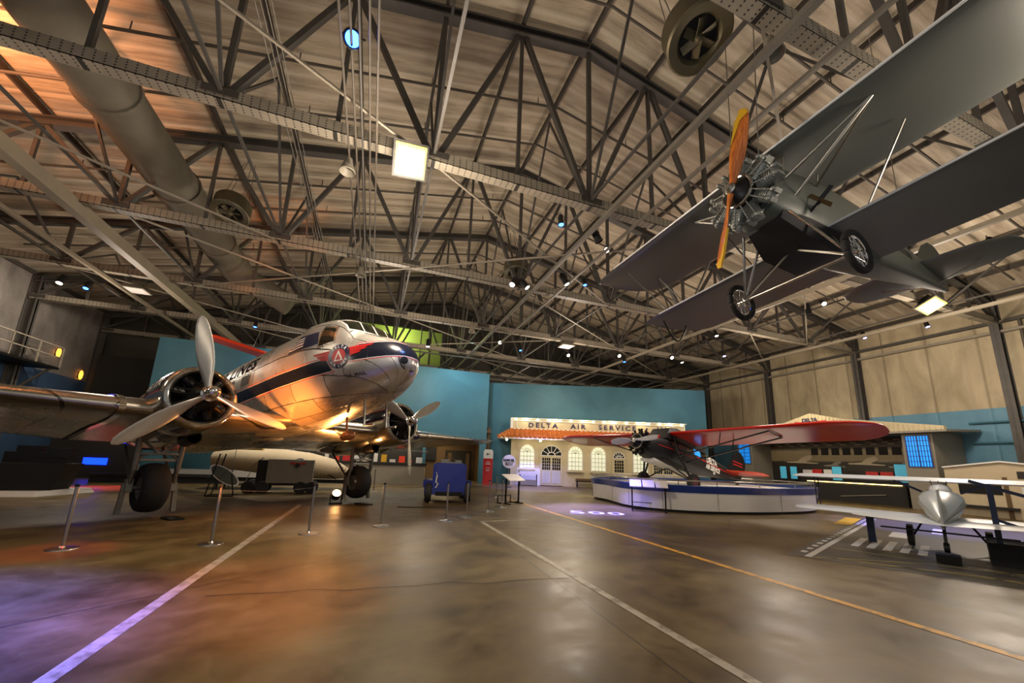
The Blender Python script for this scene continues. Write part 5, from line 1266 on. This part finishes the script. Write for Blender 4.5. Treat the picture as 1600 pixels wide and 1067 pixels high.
B().span((1.9, HY(12.15), 0), (1.98, HY(20.7), 1.6)).done('dark_back', 'dark_room', hf)
b = B()
for k in range(9):
    y = HY(12.5) + k * .62; b.span((1.87, y, 2.75), (1.9, y + .42, 3.2))
b.done('mural_windows', 'dark_room', hf)
b = B()
for r_ in range(3):
    for k in range(10): y = HY(12.6) + k * .8 + r_ * .25; b.span((1.87, y, 3.36 + r_ * .12), (1.9, y + .3, 3.39 + r_ * .12))
b.done('mural_lights', 'canvas', hf)
# printed aeroplanes in the mural (flat)
for y, z, s in ((18.6, 2.35, 1.), (14.9, 2.3, .9), (16.6, 2.15, .6), (13.2, 2.15, .6)):
    b = B(); b.prism([(-1.0 * s, -.05), (-.2 * s, .0), (.1 * s, .25 * s), (.55 * s, .42 * s), (.75 * s, .3 * s), (.7 * s, .15 * s), (.3 * s, -.05), (1.1 * s, -.12), (1.0 * s, -.17), (-.95 * s, -.12)], frame((1.885, HY(y), z), (0, -1, 0), (0, 0, 1)), .012); b.done('printed_aeroplane', 'canvas' if s > .8 else 'grey_paint', hf)
for y, w_, h_, z in ((12.8, .55, .95, 1.25), (15.9, .5, .8, 1.2), (19.2, .42, .8, 1.15), (18.5, .42, .8, 1.15)):
    t = thing('display_screen', 'cyan-lit upright display screen below the mural, ' + {12.8: 'nearest the right pillar', 15.9: 'third from the right pillar, middle', 19.2: 'farthest left of the pair', 18.5: 'right one of the left pair'}[y], 'screen', (26.9, y, z))
    B().span((0, -w_ / 2 - .03, -.03), (.06, w_ / 2 + .03, h_ + .03)).done('case', 'black_matte', t); B().span((-.01, -w_ / 2, 0), (0, w_ / 2, h_)).done('display', 'screen', t)
    B().span((.02, -.03, -z), (.06, .03, 0)).done('post', 'black_metal', t)
t = thing('lit_exhibit_case', 'long dark exhibit counter with glowing golden strip below the mural', 'exhibit case', (26.6, 15.2, 0))
B().span((-.1, -2.7, 0), (1.0, 2.6, 1.0)).done('cabinet', 'dark_room', t); B().span((-.1, -2.7, 1.12), (1.0, 2.6, 1.18)).done('hood', 'black_matte', t); B().span((.0, -2.4, 1.06), (.2, 2.3, 1.1)).done('light_strip', 'gold_light', t)
b = B(); b.bar((-.12, -1.8, .55), (-.12, .4, .3), .04); b.done('brace', 'grey_paint', t)
for i, (y, c, zz) in enumerate(((17.6, 'red_paint', 1.55), (16.9, 'white', 1.55), (14.6, 'red_paint', 1.5), (13.9, 'red_paint', 1.5), (18.2, 'panel_print', 1.5))):
    t = thing('wall_placard', '%s placard on the strip below the mural, %s' % ({'red_paint': 'red', 'white': 'white', 'panel_print': 'printed'}[c], ['left of the middle', 'just right of a red one', 'right of the middle', 'nearest the right pillar', 'left end'][i]), 'placard', (27.8, y, zz)); B().span((0, -.3, 0), (.03, .3, .28)).done('board', c, t)

# small white hangar model at the right edge
t = thing('small_white_hangar', 'small pale mock hangar with low gable at the right edge', 'exhibit booth', (25.4, 8.6, 0))
b = B(); b.prism([(-1.9, 0), (1.9, 0), (1.9, 2.05), (.1, 2.32), (-1.9, 2.05)], frame((0, 0, 0), (0, 1, 0), (0, 0, 1)), 2.8)
b.done('shell', 'canvas', t)
b = B(); b.span((-.1, -1.95, 2.0), (2.8, -1.85, 2.1)); b.bar((-.05, -1.92, 2.07), (-.05, .1, 2.35), .06); b.bar((-.05, 1.92, 2.07), (-.05, .1, 2.35), .06); b.done('roof_trim', 'white', t)
B().span((-.02, -1.0, 1.65), (0, -.3, 1.95)).done('photo_panel', 'mural', t)
B().span((-.02, .2, .95), (0, 1.5, 1.5)).done('photo_panel', 'engine', t)
B().span((-.03, -1.1, .3), (0, -.35, 1.3)).done('poster', 'white_fabric', t)
B().span((-.02, .0, 0), (0, .14, 1.7)).done('slit', 'brown_panel', t)
B().span((-.25, -.2, .35), (0, 1.85, .45)).done('shelf', 'black_matte', t)

# ------------------------------------------------------------------ floor runway map
MA = radians(22.3); MU = V((cos(MA), sin(MA), 0)); MV = V((sin(MA), -cos(MA), 0))
def inq(u, v, z=.008): return V((8.12, 5.5, z)) + MU * u + MV * v
def mquad(b, u0, u1, v0, v1, z=.008): b.quad(inq(u0, v0, z), inq(u1, v0, z), inq(u1, v1, z), inq(u0, v1, z))
mp = B(); mp.quad(inq(-.1, -.32, .004), inq(.9, 7, .004), inq(11, 7, .004), inq(10.6, -.32, .004)); mp = mp.done('floor_map', 'map_grey'); tag(mp, 'dark runway map printed on the floor under the small white biplane', 'floor graphic')
for k in range(20): b = B(); mquad(b, .45 + k * .5, .7 + k * .5, -.21, -.11); b.done('dash', 'line_pale', mp)
b = B(); mquad(b, 0, 10.3, -.05, .06); b.done('edge_line', 'line_pale', mp)
for q in [(2.4, 4.1, .33 + k * .265, .47 + k * .265) for k in range(5)] + [(5.15, 6.5, .75, 1.13), (5.15, 6.6, 2.56, 2.95), (7.2, 8.8, 1.5, 1.75), (5.4, 6.8, 4.0, 4.3)]:
    b = B(); mquad(b, *q); b.done('runway_bar', 'line_pale', mp)
b = B()
for p, q in (((1.6, .1), (1.75, 1.9)), ((1.75, 1.9), (1.6, 3.4)), ((.1, .1), (1.3, 1.5)), ((1.3, 1.5), (2.6, 5.0)), ((.25, .7), (.9, 2.0)), ((.9, 2.0), (.7, 3.2)), ((.3, .3), (.9, 2.6))):
    p, q = inq(*p), inq(*q); n_ = V((-(q - p).y, (q - p).x, 0)).normalized() * .02; b.quad(p - n_, q - n_, q + n_, p + n_)
b.done('pale_yellow_lines', 'map_yellow', mp)
b = B(); b.quad((14.6, 8.42, .009), (17.1, 9.5, .009), (16.9, 9.9, .009), (14.3, 8.75, .009)); b.done('yellow_patch', 'yellow', mp)
tag(text('floor_number', '500', .95, Matrix.Translation((7.35, 11.75, .006)) @ Matrix.Rotation(-.36, 4, 'Z'), 'line_500', None, .015, 'CENTER', .0, 1.1, 1.25), 'large pale 500 on the floor in the violet light pool', 'floor number')
bpy.data.objects['floor_number'].data.materials.clear(); bpy.data.objects['floor_number'].data.materials.append(MT['line_500'])

# ------------------------------------------------------------------ small white ride biplane seen from behind
YM = atan2(.37, .93)
RMo = attitude(YM, 0.0)
mo = thing('small_white_biplane', 'small silver-white ride biplane seen from its tail on the right', 'small biplane', (12.15, 5.15, 0), YM)
b = B(); b.wing(wtips(2.85, .8, .85, 1.5, .15, .35), ns=18); b.done('upper_wing', 'white_fabric', mo, True, angle=70)
st_ = [(y, .45, c, .66 + abs(y) * .015, t_) for y, x, c, z, t_ in wtips(2.75, .45, 1.05, 0, .11, .35)]
b = B(); b.wing(st_, ns=18); b.done('lower_wing', 'white_fabric', mo, True, angle=70)
rr = []
SM = ((1.3, .2, .8, 1.15), (1.0, .3, .66, 1.27), (.3, .35, .6, 1.32), (-.3, .35, .6, 1.32), (-.9, .3, .6, 1.24), (-1.35, .2, .62, 1.08), (-1.75, .04, .64, .84))
prof_ = ((0, 0), (.35, .12), (.8, .36), (1, .62), (.97, .78), (.75, .9), (.4, .98), (0, 1))
for x, w, z0, z1 in SM:
    h = [(x, w * a, z0 + (z1 - z0) * c) for a, c in prof_]; rr.append(h + [(p[0], -p[1], p[2]) for p in h[-2:0:-1]])
b = B(); b.skin(rr); b.done('fuselage', 'silver_model', mo, True, 'silver fuselage', angle=25)
for sg in (-1, 1):
    for k in (3, 1):
        b = B(); b.path([(x, sg * w * prof_[k][0] * 1.01, z0 + (z1 - z0) * prof_[k][1]) for x, w, z0, z1 in SM[2:]], .012, 5); b.done('longeron_edge', 'grey_paint', mo)
b = B(); b.sphere((.1, 0, 1.3), .22, 16, (1.1, .85, .75)); b.done('headrest_fairing', 'white', mo, True)
for e in (-1, 0, 1): B().bar((.34, e * .12, 1.4), (-.14, e * .12, 1.52), .012).done('windscreen_rib', 'black_metal', mo)
b = B(); b.skin([[(-1.0, .015, 1.1), (-1.0, -.015, 1.1), (-1.3, -.015, 1.38), (-1.3, .015, 1.38)], [(-1.85, .015, .62), (-1.85, -.015, .62), (-1.8, -.015, 1.36), (-1.8, .015, 1.36)]]); b.done('rudder', 'silver_model', mo)
b = B(); b.wing([(-1.35, -1.15, .5, .74, .07), (-1.15, -.95, .95, .74, .08), (0, -.85, 1.15, .7, .08), (1.15, -.95, .95, .74, .08), (1.35, -1.15, .5, .74, .07)], camber=0); b.done('tailplane', 'white_fabric', mo, True)
for s in (-1, 1):
    for p, q, w_ in (((.6, s * 2.3, .68), (.6, s * 2.3, 1.5), .025), ((.2, s * 2.3, .68), (.2, s * 2.3, 1.5), .025), ((.6, s * .3, 1.25), (.6, s * .75, 1.5), .03), ((.1, s * .3, 1.25), (.1, s * .75, 1.5), .03)): B().bar(p, q, w_).done('strut', 'navy', mo)
b = B(); b.bar((-1.6, 0, .72), (-1.7, 0, .26), .05); b.lathe([(-.03, .001), (-.04, .09), (.04, .09), (.03, .001)], (-1.72, 0, .28), (0, 1, 0), 14); b.span((-1.9, -.16, .02), (-1.55, .16, .16)); b.bar((-1.7, -.9, .55), (-1.7, .9, .55), .03); b.done('tail_skid', 'black_metal', mo)
b = B()
for s in (-1, 1):
    b.bar((.3, s * .3, .7), (.3, s * .55, .25), .04); b.lathe([(-.05, .001), (-.06, .12), (-.05, .24), (.05, .24), (.06, .12), (.05, .001)], (.3, s * .6, .25), (0, 1, 0), 20)
b.done('main_wheels', 'rubber', mo, True)
B().bar((.0, 1.25, 0), (.0, 1.25, .7), .14).done('support_leg', 'navy', mo)
# black boarding steps with rail
t = thing('boarding_steps', 'black boarding steps with sloping handrail beside the small white biplane', 'steps', (11.6, 4.2, 0), YM)
B().span((-.35, -.75, 0), (.5, .15, .42)).done('step_box', 'black_matte', t); B().span((-.35, -1.35, 0), (.5, -.75, .2)).done('step_box', 'black_matte', t)
for y, h_ in ((0.0, 1.42), (-.75, 1.2)): B().bar((-.3, y, .0), (-.3, y, h_), .08).done('post', 'navy', t)
b = B(); b.bar((-.3, .25, 1.55), (-.3, -1.1, 1.05), .06); b.bar((-.3, 0, .85), (-.3, -.75, .55), .05); b.done('handrail', 'navy', t)

#LIGHTS
def light(kind, name, loc, energy, col=(1, 1, 1), size=.3, d=None, spot=60, blend=.6, sy=None):
    l = bpy.data.lights.new(name, kind); l.energy = energy; l.color = col
    if kind == 'AREA':
        l.size = size
        if sy: l.shape = 'RECTANGLE'; l.size_y = sy
    else: l.shadow_soft_size = size
    if kind == 'SPOT': l.spot_size = radians(spot); l.spot_blend = blend
    o = bpy.data.objects.new(name, l); COL.objects.link(o); o.location = loc
    if d is not None: o.rotation_euler = aim(d).to_euler()
    return o
WARM = (1, .84, .68); ORG = (1, .42, .12); BLU = (.12, .2, 1); VIO = (.42, .34, 1); RED = (1, .08, .06); TEA = (.45, .85, 1)
# unseen fill points added to light the hall evenly, some below floodlights
for x, y, e in ((.2, 8.3, 900), (22.1, 8.2, 800), (-11, 9, 330), (-11.3, 21.5, 300), (11, 20.4, 600), (0, 17.5, 520), (9.5, 1.0, 300), (-3, -1, 260), (20, 15, 420), (3, 24, 260), (12, 29, 220), (-6, 30, 130), (13, 8, 420)):
    light('POINT', 'hall_fill', (x, y, 6.9), e * .95, WARM, .6)
light('SPOT', 'left_wall_fill', (-12, 24, 8.8), 1100, (1, .85, .72), .3, (-1, .2, -.35), 100, .9)  # unseen wash added to brighten the left wall
for x, y, z, e in ((-5, 20.5, 3.4, 120), (-1, 21.5, 3.2, 90), (-9, 19, 3.2, 60)):  # spots without fixtures, added to brighten the space behind the airliner
    light('SPOT', 'behind_airliner_fill', (x, y, z + 3.5), e * 5, (1, .9, .75), .2, (0, .0, -1), 100, .8)
light('SPOT', 'belly_uplight', (-.95, 14.5, .5), 450, ORG, .12, (-.25, -1.0, 1.15), 110)
p0 = V((-1.9, 7.6, .4)); tg = OA + RA @ V((-.3, -1.2, .1)); light('SPOT', 'belly_uplight', p0, 5200, (1, .27, .04), .25, tg - p0, 38, .9)  # hidden uplight without a fixture, added for the orange fuselage glow
light('SPOT', 'floor_wash_blue', (-4.3, 4.2, 8.9), 30000, (.07, .1, 1), .15, (-.02, .0, -1), 42, 1.)
light('SPOT', 'floor_wash_red', (-4.6, 8.3, 8.9), 1800, RED, .1, (.02, 0, -1), 12, .8)
light('SPOT', 'floor_wash_pink', (-1.3, 5.6, 9.0), 2600, (1, .25, .18), .1, (.0, .0, -1), 26, .9)
light('SPOT', 'floor_wash_violet', (7.6, 12.3, 9.0), 17000, (.2, .18, 1), .1, (.02, .03, -1), 34, .8)
light('SPOT', 'floor_wash_violet', (9.5, 22, 9.0), 7000, (.25, .25, 1), .1, (.1, .15, -1), 50, .8)
light('SPOT', 'floor_wash_violet', (16, 6.5, 9.0), 8000, (.3, .3, 1), .1, (.22, .1, -1), 50, .8)
light('SPOT', 'red_glow', (-9.9, 21.3, 5.5), 1800, (1, .03, .12), .1, (0, 0, -1), 60, .8)
light('SPOT', 'nose_blue', (2.2, 6.2, 9.1), 900, (.15, .3, 1), .1, (-.15, .35, -.8), 30, .7)
light('SPOT', 'red_wing_spot', (16, 9.6, 9), 1200, (1, .9, .8), .1, (-.1, .5, -.9), 60, .7)
light('SPOT', 'biplane_spot', (2.5, 2.0, 3.2), 130, (.85, .95, 1), .15, (.55, .25, .72), 70, .7)
light('SPOT', 'teal_wash', (-5, 23.5, 9.0), 420, TEA, .2, (0, .8, -.7), 100, .9)
light('SPOT', 'teal_wash', (5.5, 23.5, 9.0), 520, TEA, .2, (.1, .8, -.7), 100, .9)
light('SPOT', 'sign_wash', (10.5, 21.5, 9.0), 420, (1, .85, .6), .2, (.35, .75, -.75), 60, .9)
light('SPOT', 'sign_wash', (16.5, 19.5, 9.0), 420, (1, .85, .6), .2, (.2, .75, -.9), 60, .9)
light('SPOT', 'teal_wash', (21, 18.5, 9.0), 200, TEA, .2, (.1, .8, -.6), 70, .9)
light('POINT', 'loft_lamp', (1.5, 35.2, 12.8), 330, (.8, 1, .28), .3)
light('AREA', 'under_ceiling_glow', (-10.2, 11, 9.7), 430, (1, .38, .16), .6, (-.25, .1, 1))
light('SPOT', 'mural_wash', (23.2, 16.4, 5.5), 250, (1, .85, .6), .2, (1, 0, -.75), 110, .9)
light('SPOT', 'map_wash', (10, 5.5, 8.8), 600, (.8, .85, 1), .15, (.35, 0, -1), 50, .8)
light('AREA', 'annex_light', (5, 29.2, 3.5), 60, (1, .75, .4), 1.5, (0, 0, -1))
for cx in (1.15, 2.9, 4.62, 6.28, 9.3):
    p = fr0 @ V((cx, -.75, 3.0)); light('POINT', 'eave_lamp', p, 9, (1, .82, .5), .08)
for k in range(6):
    p = fr0 @ V((1 + k * 2.1, -.35, 4.75)); light('POINT', 'sign_lamp', p, 14, (1, .85, .55), .1)
w = bpy.data.worlds.new('hall_ambient'); scene.world = w; w.use_nodes = True
w.node_tree.nodes['Background'].inputs[0].default_value = (.75, .72, .7, 1); w.node_tree.nodes['Background'].inputs[1].default_value = .25

# ------------------------------------------------------------------ camera
cd_ = bpy.data.cameras.new('camera'); cam = bpy.data.objects.new('camera', cd_); COL.objects.link(cam); scene.camera = cam
cd_.sensor_width = 36; cd_.lens = 601 / 1600 * 36; cd_.shift_y = 66.5 / 1600; cd_.clip_end = 200; cd_.clip_start = .05
pt_, rl_, yw_ = math.atan(121 / 601), radians(2.1), math.atan((800 - 583) / cos(radians(2.1)) / 613)
fw = V((sin(yw_) * cos(pt_), cos(yw_) * cos(pt_), sin(pt_))); r0 = V((cos(yw_), -sin(yw_), 0)); u0 = r0.cross(fw)
Rr_ = r0 * cos(rl_) + u0 * sin(rl_); Uu = u0 * cos(rl_) - r0 * sin(rl_)
cam.matrix_world = Matrix(((Rr_.x, Uu.x, -fw.x, 0), (Rr_.y, Uu.y, -fw.y, 0), (Rr_.z, Uu.z, -fw.z, 1.6), (0, 0, 0, 1)))
scene.view_settings.view_transform = 'Standard'; scene.view_settings.look = 'None'; scene.view_settings.gamma = 1
scene.view_settings.use_curve_mapping = False; scene.view_settings.exposure = .5
scene.cycles.max_bounces = 8
